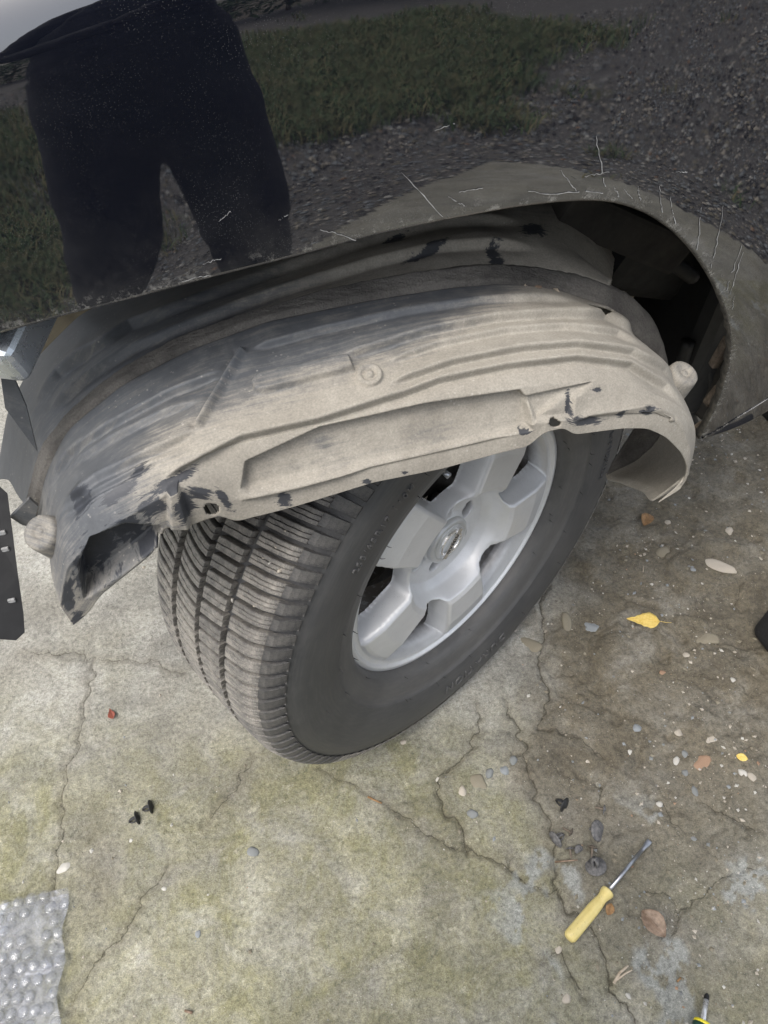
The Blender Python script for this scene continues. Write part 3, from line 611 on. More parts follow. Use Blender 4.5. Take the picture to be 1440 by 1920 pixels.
# little stones wedged in the tread
stones_px = [(555, 965), (536, 997), (519, 1026), (507, 1056), (524, 1070), (478, 1136), (436, 1126), (495, 1045)]
M['pebble'] = [simple('pale_pebble', (0.30, 0.26, 0.20, 1), (0.52, 0.47, 0.40, 1), 0.8, 200), simple('grey_pebble', (0.16, 0.17, 0.17, 1), (0.30, 0.32, 0.33, 1), 0.7, 150),
               simple('blue_pebble', (0.13, 0.138, 0.135, 1), (0.25, 0.258, 0.25, 1), 0.8, 150), simple('brick_crumb', (0.20, 0.12, 0.075, 1), (0.38, 0.25, 0.165, 1), 0.9, 120),
               simple('tan_pebble', (0.15, 0.13, 0.092, 1), (0.28, 0.25, 0.185, 1), 0.8, 120), simple('quartz_pebble', (0.36, 0.34, 0.30, 1), (0.56, 0.54, 0.49, 1), 0.6, 150)]
def pebble_mesh(seed, sub=2, flat=0.5, angular=0.25):
    rg = np.random.default_rng(seed); bm = bmesh.new(); bmesh.ops.create_icosphere(bm, subdivisions=sub, radius=0.5)
    pl = rg.normal(size=(9, 3)); pl /= np.linalg.norm(pl, axis=1)[:, None]; dd = rg.uniform(0.5 - angular, 0.44, 9)
    for q in bm.verts:
        p = np.array(q.co)
        for n_, d_ in zip(pl, dd):
            e = p @ n_ - d_
            if e > 0: p = p - n_ * e * 0.95
        p *= 1 + 0.08 * math.sin(p[0] * 9 + seed) * math.cos(p[1] * 8); q.co = Vector((p[0], p[1], p[2] * flat))
    m = bpy.data.meshes.new('pebble'); bm.to_mesh(m); bm.free(); m.polygons.foreach_set('use_smooth', [True] * len(m.polygons)); return m
for k, (u, v) in enumerate(stones_px):
    # intersect the sight line with the tyre's tread surface
    d = ray([(u, v)])[0]; o_ = CAM - HUB; D = np.array([d @ TV, d[2]]); O = np.array([o_ @ TV, o_[2]])
    for it in range(2):
        A_ = D @ D; B_ = 2 * D @ O; C_ = O @ O - (0.386) ** 2; tt = (-B_ - math.sqrt(B_ * B_ - 4 * A_ * C_)) / (2 * A_)
    p = CAM + d * tt
    o = obj('wedged_stone', pebble_mesh(100 + k, 1, 0.8), M['pebble'][0 if k % 3 else 5]); o.location = p; o.scale = (0.0085, 0.0055, 0.0055); o.rotation_euler = (random.random() * 3, random.random() * 3, random.random() * 3)
    tag(o, 'tiny pale stone wedged in the tyre tread, ' + ['highest, just under the liner edge', 'second from the top', 'third from the top', 'left one of the close pair', 'right one of the close pair', 'lowest on the wide shoulder blocks', 'alone in the dark groove', 'just above the close pair'][k], 'stone', 'stones wedged in the tyre tread')

# ------------------------------------------------------------------ the loose wheel arch liner
LC = (-0.10, 0.46)
ROWS = [  # (y plane, pixel trace left -> right)
 (-0.250, [(138, 1172), (165, 1150), (190, 1115), (240, 1075), (288, 1036), (306, 990), (335, 989), (362, 984), (392, 972), (415, 968), (442, 978), (500, 965), (560, 949), (700, 906), (830, 880), (950, 847), (992, 836), (1018, 812), (1040, 806), (1058, 802), (1076, 815), (1100, 813), (1170, 804), (1215, 804), (1250, 820), (1280, 850), (1292, 880), (1286, 905), (1262, 926), (1232, 938)]),
 (-0.246, [(112, 1135), (125, 1065), (185, 1000), (300, 935), (330, 912), (392, 930), (440, 938), (560, 914), (700, 872), (850, 838), (985, 806), (1040, 772), (1072, 786), (1103, 783), (1187, 774), (1225, 770), (1266, 786), (1284, 812), (1296, 845), (1292, 890)]),
 (-0.228, [(98, 1085), (112, 1005), (165, 935), (290, 872), (450, 832), (600, 797), (800, 752), (980, 726), (1100, 716), (1200, 724), (1270, 754), (1306, 800), (1303, 842), (1288, 900), (1262, 925), (1224, 940)]),
 (-0.196, [(92, 1040), (104, 962), (155, 900), (255, 835), (400, 772), (560, 735), (700, 703), (850, 672), (1000, 648), (1100, 642), (1190, 660), (1250, 708), (1295, 768), (1302, 820), (1285, 872), (1250, 905), (1206, 924)]),
 (-0.152, [(84, 1005), (98, 930), (140, 865), (225, 795), (335, 732), (450, 690), (600, 650), (750, 612), (900, 586), (1000, 578), (1100, 585), (1180, 615), (1240, 680), (1278, 745), (1282, 800), (1262, 850), (1222, 885), (1168, 908)]),
 (-0.108, [(66, 985), (85, 890), (130, 805), (230, 722), (360, 655), (500, 604), (700, 564), (850, 541), (950, 534), (1040, 546), (1130, 576), (1200, 632), (1246, 702), (1262, 770), (1240, 820), (1198, 860), (1136, 890)]),
 (-0.084, [(50, 950), (80, 838), (140, 765), (230, 692), (330, 637), (430, 601), (600, 546), (750, 516), (900, 496), (1000, 500), (1090, 516), (1170, 545), (1212, 585), (1232, 650), (1228, 720)]),
 (-0.036, [(34, 930), (60, 800), (110, 722), (200, 640), (320, 577), (460, 536), (600, 500), (750, 458), (900, 434), (1000, 444), (1080, 470), (1146, 542), (1185, 610)]),
 (0.030, [(16, 900), (40, 770), (85, 690), (170, 610), (330, 540), (560, 466), (800, 408), (960, 386), (1050, 390), (1112, 422), (1152, 488), (1175, 540)]),
 (0.110, [(-8, 900), (14, 770), (60, 680), (150, 590), (320, 505), (560, 420), (800, 360), (960, 335), (1050, 340), (1115, 372), (1160, 440), (1190, 500)])]
NPH = 300
def row_curve(y, tr, it):
    P = on_y(smooth_poly(tr, 260, it), y); a = np.arctan2(P[:, 2] - LC[1], P[:, 0] - LC[0]); a = np.where(a < -1.5, a + 2 * math.pi, a); r = np.hypot(P[:, 0] - LC[0], P[:, 2] - LC[1])
    return a, r
RC = [row_curve(y, tr, 3 if k < 2 else 12) for k, (y, tr) in enumerate(ROWS)]
def section(k):   # resample row k by angle from its left end to its right end
    a, r = RC[k]; s = np.linspace(0, 1, NPH); i = np.linspace(0, len(a) - 1, NPH); idx = np.arange(len(a))
    return np.interp(i, idx, a), np.interp(i, idx, r)
# common angular fraction so that neighbouring rows stay aligned
RA = []
for k in range(len(ROWS)):
    a, r = RC[k]; o_ = np.argsort(-a); a_, r_ = a[o_], r[o_]
    aa = np.linspace(a[0], a[-1], NPH) if k >= 2 else None
    if k >= 2: RA.append((aa, np.interp(-aa, -a_, r_)))
    else: RA.append((a, r))
a2 = RA[2][0]
def match_lip(k):
    # rows 0 and 1 keep their jagged outline: pair by angle where monotone
    a, r = RC[k]; am = np.minimum.accumulate(a); am = am - np.arange(len(am)) * 1e-7
    lo, hi = am[0], am[-1]; aa = np.linspace(lo, hi, NPH); return aa, np.interp(-aa, -am, r)
RA[0] = match_lip(0); RA[1] = match_lip(1)
LY = np.array([y for y, _ in ROWS])
AA = np.array([q[0] for q in RA]); RRr = np.array([q[1] for q in RA])
def liner_grid(v0, v1, nv):
    vs = np.linspace(v0, v1, nv); k = np.arange(len(ROWS))
    def itp(T):
        out = []
        for q in vs:   # Catmull-Rom across the rows (softened), linear at the lip
            i = int(min(math.floor(q), len(k) - 2)); f = q - i
            p0, p1, p2, p3 = T[max(i - 1, 0)], T[i], T[i + 1], T[min(i + 2, len(k) - 1)]
            lin = p1 * (1 - f) + p2 * f
            cr = 0.5 * ((2 * p1) + (-p0 + p2) * f + (2 * p0 - 5 * p1 + 4 * p2 - p3) * f * f + (-p0 + 3 * p1 - 3 * p2 + p3) * f ** 3)
            out.append(lin if q < 2 else 0.5 * lin + 0.5 * cr)
        return np.array(out)
    A = itp(AA); R = itp(RRr); Y = itp(LY[:, None]) + 0 * A
    return vs, A, R, Y
def rel(U, V, pts, w):      # bead along a pixel polyline
    d = seg_dist(U, V, pts); return np.exp(-(d / w) ** 2)
def inside(U, V, poly, soft=6):
    # signed distance to a convex-ish pixel polygon, smooth edge
    x = np.array(poly, float); ins = np.zeros(U.shape, bool); n = len(x); j = n - 1
    for i in range(n):
        c = ((x[i, 1] > V) != (x[j, 1] > V)) & (U < (x[j, 0] - x[i, 0]) * (V - x[i, 1]) / (x[j, 1] - x[i, 1] + 1e-9) + x[i, 0]); ins ^= c; j = i
    d = seg_dist(U, V, [tuple(p) for p in x] + [tuple(x[0])]); s = np.where(ins, d, -d); return sstep(-soft, soft, s)
SCUFFS = [(225, 920, 45, 18, -35), (320, 905, 60, 14, -28), (150, 940, 18, 40, 20), (255, 885, 30, 12, -40), (345, 945, 26, 30, 0), (375, 925, 30, 14, 10), (420, 935, 30, 10, 55), (535, 938, 17, 16, 0), (240, 1010, 60, 45, -35),
          (180, 1060, 45, 60, 30), (285, 950, 30, 22, 0), (270, 1035, 35, 14, -30), (690, 905, 10, 5, 0), (760, 888, 8, 4, 0), (985, 812, 16, 5, -15), (1100, 790, 40, 10, -3), (1165, 778, 12, 9, 0), (1215, 772, 18, 9, 0), (1070, 762, 6, 26, 0), (128, 1120, 14, 40, 0), (150, 1165, 20, 22, 0),
          (415, 975, 20, 8, 0), (930, 490, 16, 18, 60), (800, 470, 60, 8, -25), (925, 470, 14, 22, 0), (1000, 430, 30, 14, 0), (740, 445, 30, 6, -15), (150, 760, 30, 8, -50), (1120, 730, 14, 5, 0)]
def blob(U, V, u, v, a, b, deg):
    c, s = math.cos(math.radians(deg)), math.sin(math.radians(deg)); x = (U - u) * c + (V - v) * s; y = -(U - u) * s + (V - v) * c
    return np.exp(-((x / a) ** 2 + (y / b) ** 2))
def build_liner(name, v0, v1, nv, mt, hole=None, disp=None, clip=None, thick=0.0025):
    vs, A, R, Y = liner_grid(v0, v1, nv)
    X = LC[0] + R * np.cos(A); Z = LC[1] + R * np.sin(A)
    uv = px(np.stack([X, Y, Z], -1).reshape(-1, 3)); U = uv[:, 0].reshape(X.shape); V = uv[:, 1].reshape(X.shape)
    VV = vs[:, None] + 0 * A
    if disp is not None:
        dr, dy = disp(U, V, VV, A); Pg = np.stack([X, Y, Z], -1); Nn = np.cross(np.gradient(Pg, axis=1), np.gradient(Pg, axis=0)); Nn /= np.linalg.norm(Nn, axis=-1, keepdims=True) + 1e-12
        for _ in range(4):
            Nn[1:-1] = 0.25 * Nn[:-2] + 0.5 * Nn[1:-1] + 0.25 * Nn[2:]; Nn[:, 1:-1] = 0.25 * Nn[:, :-2] + 0.5 * Nn[:, 1:-1] + 0.25 * Nn[:, 2:]
        Nn /= np.linalg.norm(Nn, axis=-1, keepdims=True) + 1e-12; fl = np.sign((Nn[..., 0] * np.cos(A) + Nn[..., 2] * np.sin(A)).mean()); Nn = Nn * fl
        X = X + dr * Nn[..., 0]; Z = Z + dr * Nn[..., 2]; Y = Y + dy + dr * Nn[..., 1]
    vt = np.stack([X, Y, Z], -1).reshape(-1, 3); nv_, na_ = X.shape
    f = []
    hm = hole(U, V) if hole is not None else np.zeros(U.shape, bool)
    for i in range(nv_ - 1):
        for j in range(na_ - 1):
            if hm[i, j] or hm[i + 1, j] or hm[i, j + 1] or hm[i + 1, j + 1]: continue
            f.append((i * na_ + j, i * na_ + j + 1, (i + 1) * na_ + j + 1, (i + 1) * na_ + j))
    m = mesh(name, vt, f)
    left = sstep(640, 260, U + 0.55 * (V - 650)); r4 = np.array(RIBS[2][0], float); r4 = np.vstack([[(100, 985), (200, 905), (330, 840), (560, 775)], r4]); yl = np.interp(U, r4[:, 0], r4[:, 1])
    if v1 <= 5.01:
        dust = 0.12 + 0.74 * sstep(-120, 10, V - yl + 55 * sstep(780, 1050, U)) * (1 - 0.55 * left) + 0.12 * sstep(800, 1150, U)
        dust -= 0.16 * inside(U, V, [(462, 868), (600, 806), (800, 760), (975, 734), (996, 806), (800, 852), (640, 888), (470, 925)], 8) + 0.25 * blob(U, V, 600, 838, 60, 25, 50)
    else: dust = 0.72 - 0.60 * left - 0.14 * sstep(7.2, 8.2, VV) + 0.10 * blob(U, V, 900, 470, 200, 60, -10)  # dust coat, tone raised to make up for low light under the fender
    sc = np.zeros(U.shape)
    dust -= 0.55 * blob(U, V, 215, 1020, 110, 100, -30) + 0.35 * blob(U, V, 190, 900, 90, 40, -40)
    for q in SCUFFS: sc = np.maximum(sc, 0.95 * blob(U, V, *q))
    attr(m, 'dust', np.clip(dust, 0, 1).ravel()); attr(m, 'scuff', sc.ravel()); attr(m, 'arcu', (A * 0.45).ravel()); attr(m, 'arcv', VV.ravel())
    o = obj(name, m, mt, liner); s = o.modifiers.new('thickness', 'SOLIDIFY'); s.thickness = thick; s.offset = -1
    return o
liner = tag(empty('wheel_arch_liner', (0, 0, 0)), 'loose dusty grey plastic wheel arch liner draped over the tyre', 'arch liner')
def line_rib(U, V, pts, h, w=2.8, tail=20):      # moulded rib edge: proud just below the traced line, recessed just above it
    p = np.array(pts, float); yl = np.interp(U, p[:, 0], p[:, 1]); sl = np.gradient(p[:, 1]) / np.gradient(p[:, 0]); sl = np.interp(U, p[:, 0], sl)
    sd = (V - yl) / np.sqrt(1 + sl ** 2); e = sstep(p[0, 0] - 4, p[0, 0] + 36, U) * sstep(p[-1, 0] + 2, p[-1, 0] - 60, U)
    return -1.0 * h * np.tanh(sd / w) * np.exp(-np.abs(sd) / tail) * e
RIBS = [([(640, 668), (694, 654), (798, 623), (927, 597), (1031, 589), (1134, 592), (1212, 633), (1254, 680)], .0060), ([(725, 680), (824, 644), (953, 618), (1057, 610), (1160, 623), (1225, 665)], .0042),
        ([(730, 721), (849, 680), (979, 654), (1083, 646), (1186, 659), (1243, 695), (1284, 740)], .0062), ([(307, 899), (380, 856), (453, 821), (600, 788), (750, 740), (824, 711), (953, 685), (1083, 670), (1186, 682), (1250, 722), (1292, 775)], .0065),
        ([(88, 915), (130, 852), (208, 800), (312, 743), (440, 688)], .0052), ([(125, 873), (208, 821), (292, 779), (385, 745)], .0040), ([(115, 956), (182, 899), (281, 852), (385, 800)], .0055), ([(100, 980), (160, 925), (240, 885), (330, 850)], .0035),
        ([(470, 655), (600, 620), (760, 585), (900, 565), (1010, 560), (1090, 572)], .0040), ([(1080, 792), (1103, 782), (1187, 772), (1219, 766), (1266, 782), (1281, 804), (1294, 829)], .0045), ([(450, 940), (560, 916), (700, 876), (850, 842), (985, 810)], .0045)]
def disp_outer(U, V, VV, A):
    dr = np.zeros(U.shape); dy = np.zeros(U.shape); w_ = sstep(0.20, 0.45, A)
    for pts, h_ in RIBS: dr += line_rib(U, V, pts, h_) * w_
    dr += 0.009 * rel(U, V, [(376, 796), (455, 662)], 6) - 0.003 * rel(U, V, [(362, 796), (441, 662)], 7)
    slot = inside(U, V, [(473, 724), (480, 712), (495, 706), (655, 668), (662, 692), (640, 701), (498, 738), (480, 738)], 2.5); dr += 0.0075 * slot
    q = np.hypot((U - 692) / 1.1, V - 705); dr += 0.0045 * sstep(24, 21, q) - 0.0022 * sstep(14, 12, q) + 0.0030 * sstep(8, 6, q)
    rec = inside(U, V, [(462, 868), (600, 806), (800, 760), (975, 734), (990, 752), (996, 806), (800, 852), (640, 888), (470, 925), (455, 915)], 3.5); dy += 0.010 * rec; dr -= 0.002 * rec
    rec2 = inside(U, V, [(985, 745), (1110, 718), (1090, 738), (1078, 745), (1072, 785), (1010, 790)], 3.0); dy += 0.006 * rec2
    lf = inside(U, V, [(150, 1060), (170, 1010), (235, 985), (300, 990), (296, 1018), (240, 1065), (190, 1100), (160, 1120)], 4); dy += 0.022 * lf
    dy -= 0.008 * inside(U, V, [(315, 912), (330, 900), (355, 985), (318, 985)], 3)
    return dr, dy
def holes_outer(U, V):
    h = ((U - 397) / 13) ** 2 + ((V - 955) / 11) ** 2 < 1
    h |= ((U - 1041) / 11) ** 2 + ((V - 794) / 7) ** 2 < 1
    h |= (np.abs((V - 584) - 0.32 * (U - 1123)) < 5 * np.sqrt(np.clip(1 - ((U - 1123) / 23) ** 2, 0, 1))) & (np.abs(U - 1123) < 23)
    return h
NPH = 700
RA = [RA[0], RA[1]] + RA[2:]
def up(q): i = np.linspace(0, 1, len(q)); j = np.linspace(0, 1, NPH); return np.interp(j, i, q)
AA = np.array([up(q) for q in AA]); RRr = np.array([up(q) for q in RRr])
shell = build_liner('outer_shell', 0, 5.0, 210, M['liner'], holes_outer, disp_outer); shell['label'] = 'pale dusty outer half of the liner with torn mounting holes'
def disp_felt(U, V, VV, A):
    e = sstep(5.0, 5.2, VV) * sstep(6.06, 5.86, VV); return 0.0055 * e + 0.002 * (fbm(A * 60, VV * 9, 8, 3) - 0.5) - 0.001, 0.0 * U
felt = build_liner('felt_strip', 5.0, 6.06, 18, M['felt'], None, disp_felt, thick=0.004); felt['label'] = 'fuzzy grey felt seal strip along the liner'
def disp_inner(U, V, VV, A):
    dr = np.zeros(U.shape)
    for pts, h_ in (([(88, 774), (156, 711), (245, 654), (359, 607), (500, 552), (694, 493), (824, 462), (927, 455), (1010, 468)], .006), ([(120, 690), (245, 610), (420, 545), (560, 495), (694, 450), (824, 418), (901, 412), (985, 420)], .006), ([(60, 770), (110, 700), (180, 645)], .006)): dr += line_rib(U, V, pts, h_, 3, 18)
    for pts, w_, h_ in () and (([(60, 790), (200, 640), (330, 588), (500, 545), (660, 505), (900, 462), (1010, 470)], 8, 0.004), ([(120, 690), (280, 600), (480, 520), (680, 470), (830, 430), (980, 412)], 8, 0.005),
                        ([(95, 690), (130, 640), (215, 585)], 9, 0.008), ([(40, 740), (62, 690), (100, 650)], 8, 0.008), ([(50, 800), (110, 720), (160, 680)], 7, 0.005)):
        dr += h_ * rel(U, V, pts, w_)
    return dr, 0 * dr
def holes_inner(U, V):
    h = ((U - 1095) / 10) ** 2 + ((V - 405) / 7) ** 2 < 1
    c = inside(U, V, [(1060, 300), (1098, 384), (1130, 430), (1153, 484), (1146, 542), (1300, 560), (1300, 300)], 0.5) > 0.5
    return h | c
inner = build_liner('inner_panel', 6.0, 9.0, 60, M['liner'], holes_inner, disp_inner); inner['label'] = 'dark ribbed inner half of the liner under the fender edge'
# boss cups, tabs and torn bits
def place(m, p, d, up=(0, 0, 1)):
    d = Vector(d).normalized(); q = d.to_track_quat('Z', 'Y'); m.transform(Matrix.Translation(Vector(p)) @ q.to_matrix().to_4x4()); return m
def dusty(m, d=0.7, s=0.0): attr(m, 'arcu', [q.co.x + q.co.z for q in m.vertices]); attr(m, 'arcv', [20 * q.co.y for q in m.vertices]); attr(m, 'dust', np.full(len(m.vertices), d)); attr(m, 'scuff', np.full(len(m.vertices), s)); return m
cup = lambda: mesh('clip_boss', *lathe([(0.8 * r_, 0.9 * h_) for r_, h_ in [(0.0, 0.0018), (0.0035, 0.0020), (0.0040, 0.0006), (0.0075, 0.0008), (0.0085, 0.0026), (0.0165, 0.0026), (0.0200, 0.0012), (0.0215, -0.004), (0.0330, -0.080)]], 36))
p1 = on_y([(76, 998)], -0.205)[0]; o = obj('clip_boss', place(dusty(cup(), 0.45), p1, (-0.30, -0.38, 0.87)), M['liner'], liner)
p2 = on_y([(1283, 700)], -0.165)[0]; o = obj('clip_boss', place(dusty(cup(), 0.55), p2, (0.22, -0.30, 0.92)), M['liner'], liner)
# ------------------------------------------------------------------ inside the wheel well
def pbox(name, u, v, y, s, mt, rot=(0, 0, 0), bev=0.006, parent=None, lab=None):
    o = cpart(name, box(*s, (0, 0, 0), bev), mt, lab); p = on_y([(u, v)], y)[0]
    o.matrix_basis = Matrix.Translation(p) @ Matrix.Rotation(rot[2], 4, 'Z') @ Matrix.Rotation(rot[1], 4, 'Y') @ Matrix.Rotation(rot[0], 4, 'X'); return o
def slab(name, x0, x1, y0, y1, z0, z1, mt, bev=0.01): return cpart(name, box(x1 - x0, y1 - y0, z1 - z0, ((x0 + x1) / 2, (y0 + y1) / 2, (z0 + z1) / 2), bev), mt)
slab('inner_wing', -0.52, 0.72, 0.34, 0.37, 0.30, 1.02, M['brownmetal'])
slab('wheel_well_roof', -0.56, 0.72, -0.05, 0.34, 0.995, 1.02, M['darkgrime'])
slab('wheel_well_front', 0.60, 0.63, 0.02, 0.34, 0.62, 0.99, M['darkgrime'])
slab('chassis_rail', -0.55, 0.55, 0.42, 0.52, 0.34, 0.46, M['darkgrime'])
slab('engine_shield', -0.50, 0.55, 0.52, 1.3, 0.28, 0.31, M['darkgrime'])
# washer bottle, duct, bracket and hoses seen through the front of the arch
bt = pbox('washer_bottle', 1285, 590, 0.10, (0.085, 0.16, 0.30), M['blackplastic'], (0.0, 0.10, 0.15), 0.022)
pbox('duct', 1225, 470, 0.14, (0.22, 0.12, 0.09), M['blackplastic'], (0.2, 0.35, 0.1), 0.02)
pbox('bracket', 1170, 430, 0.02, (0.20, 0.03, 0.05), M['darkgrime'], (0.1, 0.5, 0.0), 0.006)
pbox('bracket', 1330, 700, 0.05, (0.05, 0.10, 0.12), M['darkgrime'], (0.1, 0.1, 0.3), 0.008)
for pts in ([(1175, 440), (1215, 470), (1262, 492), (1300, 520)], [(1330, 640), (1322, 690), (1335, 740), (1345, 770)], [(1290, 640), (1275, 690), (1285, 760), (1300, 800)]):
    P_ = on_y(smooth_poly(pts, 20), 0.03); cpart('hose', mesh('hose', *tube(P_, 0.010, 10)), M['blackplastic'])
M['rust'] = simple('rusty_clip_metal', (0.055, 0.042, 0.030, 1), (0.19, 0.155, 0.12, 1), 0.9, 160, bump=0.6)
for (u, v, ang, sx, sz) in ((1360, 660, 0.1, 0.010, 0.045), (1349, 742, 0.3, 0.016, 0.030), (1320, 806, 0.8, 0.02, 0.02)):
    pbox('fixing_clip', u - 8, v, -0.105, (sx, 0.012, sz), M['rust'], (0.1, ang, 0.0), 0.003)
# silver step and mud flap bracket at the rear edge of the arch
sp_ = on_y([(-10, 655)], -0.19)[0]
o = cpart('bumper_end', box(0.44, 0.09, 0.040, (-0.22, 0, 0), 0.012, 4), M['cleansilver'], 'silver bumper corner under the fender at the left edge'); o.matrix_basis = Matrix.Translation(sp_ + np.array([0.020, 0.065, -0.028])) @ Matrix.Rotation(-0.5, 4, 'Z') @ Matrix.Rotation(0.3, 4, 'X')
def mudflap():
    P0 = [(-60, 905), (0, 912), (14, 925), (24, 1000), (34, 1080), (44, 1150), (46, 1185), (30, 1200), (0, 1198), (-60, 1190)]
    Y_ = -0.10; v = []
    for u, q in P0: v.append(on_y([(u, q)], Y_ - 0.0004 * (q - 905))[0])
    hs = [(2, 1000), (8, 1030), (22, 1126), (20, 1020)]
    bm = bmesh.new(); vs_ = [bm.verts.new(p) for p in v]; bm.faces.new(vs_); 
    bmesh.ops.triangulate(bm, faces=bm.faces[:]); bmesh.ops.subdivide_edges(bm, edges=bm.edges[:], cuts=3, use_grid_fill=True)
    m = bpy.data.meshes.new('mud_flap'); bm.to_mesh(m); bm.free(); return m
o = cpart('splash_shield', mudflap(), M['blackplastic'], 'black plastic splash shield with bolt holes at the left edge'); s = o.modifiers.new('t', 'SOLIDIFY'); s.thickness = 0.004
for (u, v) in ((4, 999), (10, 1030), (22, 1126)):
    p = on_y([(u, v)], -0.10 - 0.0004 * (v - 905) - 0.003)[0]; m = box(0.007, 0.003, 0.005, (0, 0, 0), 0.001)
    q = cpart('rivet', m, M['scratch']); q.matrix_basis = Matrix.Translation(p)  # pale pads added in place of bolt holes showing bright ground
# black torn trim at the left end of the liner
for pts, y_ in (([(0, 690), (25, 700), (50, 760), (70, 842), (45, 800), (10, 760)], -0.12), ([(20, 965), (55, 930), (72, 945), (60, 985), (40, 978)], -0.12)):
    v = on_y(pts, y_); bm = bmesh.new(); bm.faces.new([bm.verts.new(p) for p in v]); bmesh.ops.triangulate(bm, faces=bm.faces[:]); m = bpy.data.meshes.new('torn_tab'); bm.to_mesh(m); bm.free()
    o = obj('torn_tab', dusty(m, 0.12, 0.25), M['liner'], liner); s = o.modifiers.new('t', 'SOLIDIFY'); s.thickness = 0.004
# ------------------------------------------------------------------ scratches on the fender
SCR = [[(752, 322), (790, 362), (830, 406)], [(1117, 254), (1124, 290), (1131, 335), (1137, 368)], [(1046, 313), (1062, 335), (1080, 358)], [(1236, 348), (1238, 380), (1243, 402)], [(1257, 368), (1260, 395), (1266, 420)],
       [(1314, 388), (1312, 425), (1306, 468)], [(1355, 385), (1350, 425), (1340, 470), (1333, 502)], [(1393, 472), (1380, 512), (1368, 552)], [(1390, 460), (1372, 510), (1362, 545)], [(1377, 555), (1372, 580)], [(600, 430), (640, 440), (672, 452)],
       [(380, 495), (400, 488), (415, 484)], [(340, 528), (370, 518), (400, 516)], [(410, 415), (432, 396)], [(522, 412), (540, 402)], [(1095, 330), (1120, 326), (1142, 322)], [(1262, 322), (1288, 322)], [(990, 358), (1030, 365), (1090, 358), (1130, 362)], [(860, 360), (905, 352)],
       [(1195, 348), (1200, 375)], [(1150, 350), (1160, 368)], [(1170, 355), (1185, 372)], [(815, 245), (855, 230)], [(840, 368), (870, 386)]]
sn = np.array([0, -0.0007, 0])
for pts in SCR:
    Q = resample(pts, 14); Q[1:-1] += RNG.normal(0, 0.9, (12, 2)); P_ = on_skin(Q) + sn; v = []; f = []
    big = np.linalg.norm(np.array(pts[-1]) - pts[0]) > 60
    for i, p in enumerate(P_):
        tx = P_[min(i + 1, 13)] - P_[max(i - 1, 0)]; tx /= np.linalg.norm(tx); n_ = np.cross(tx, [0, -1, 0]); wd = (0.00055 if big else 0.00042) * random.uniform(0.25, 1.0) * (0.5 + 0.7 * i / 13)
        v += [p - n_ * wd, p + n_ * wd]
        if i and random.random() > 0.10: f.append((2 * i - 2, 2 * i - 1, 2 * i + 1, 2 * i))
    obj('scratch', mesh('scratch', v, f), M['scratch'], fender).matrix_parent_inverse = CI @ Matrix.Identity(4) if False else Matrix.Identity(4)

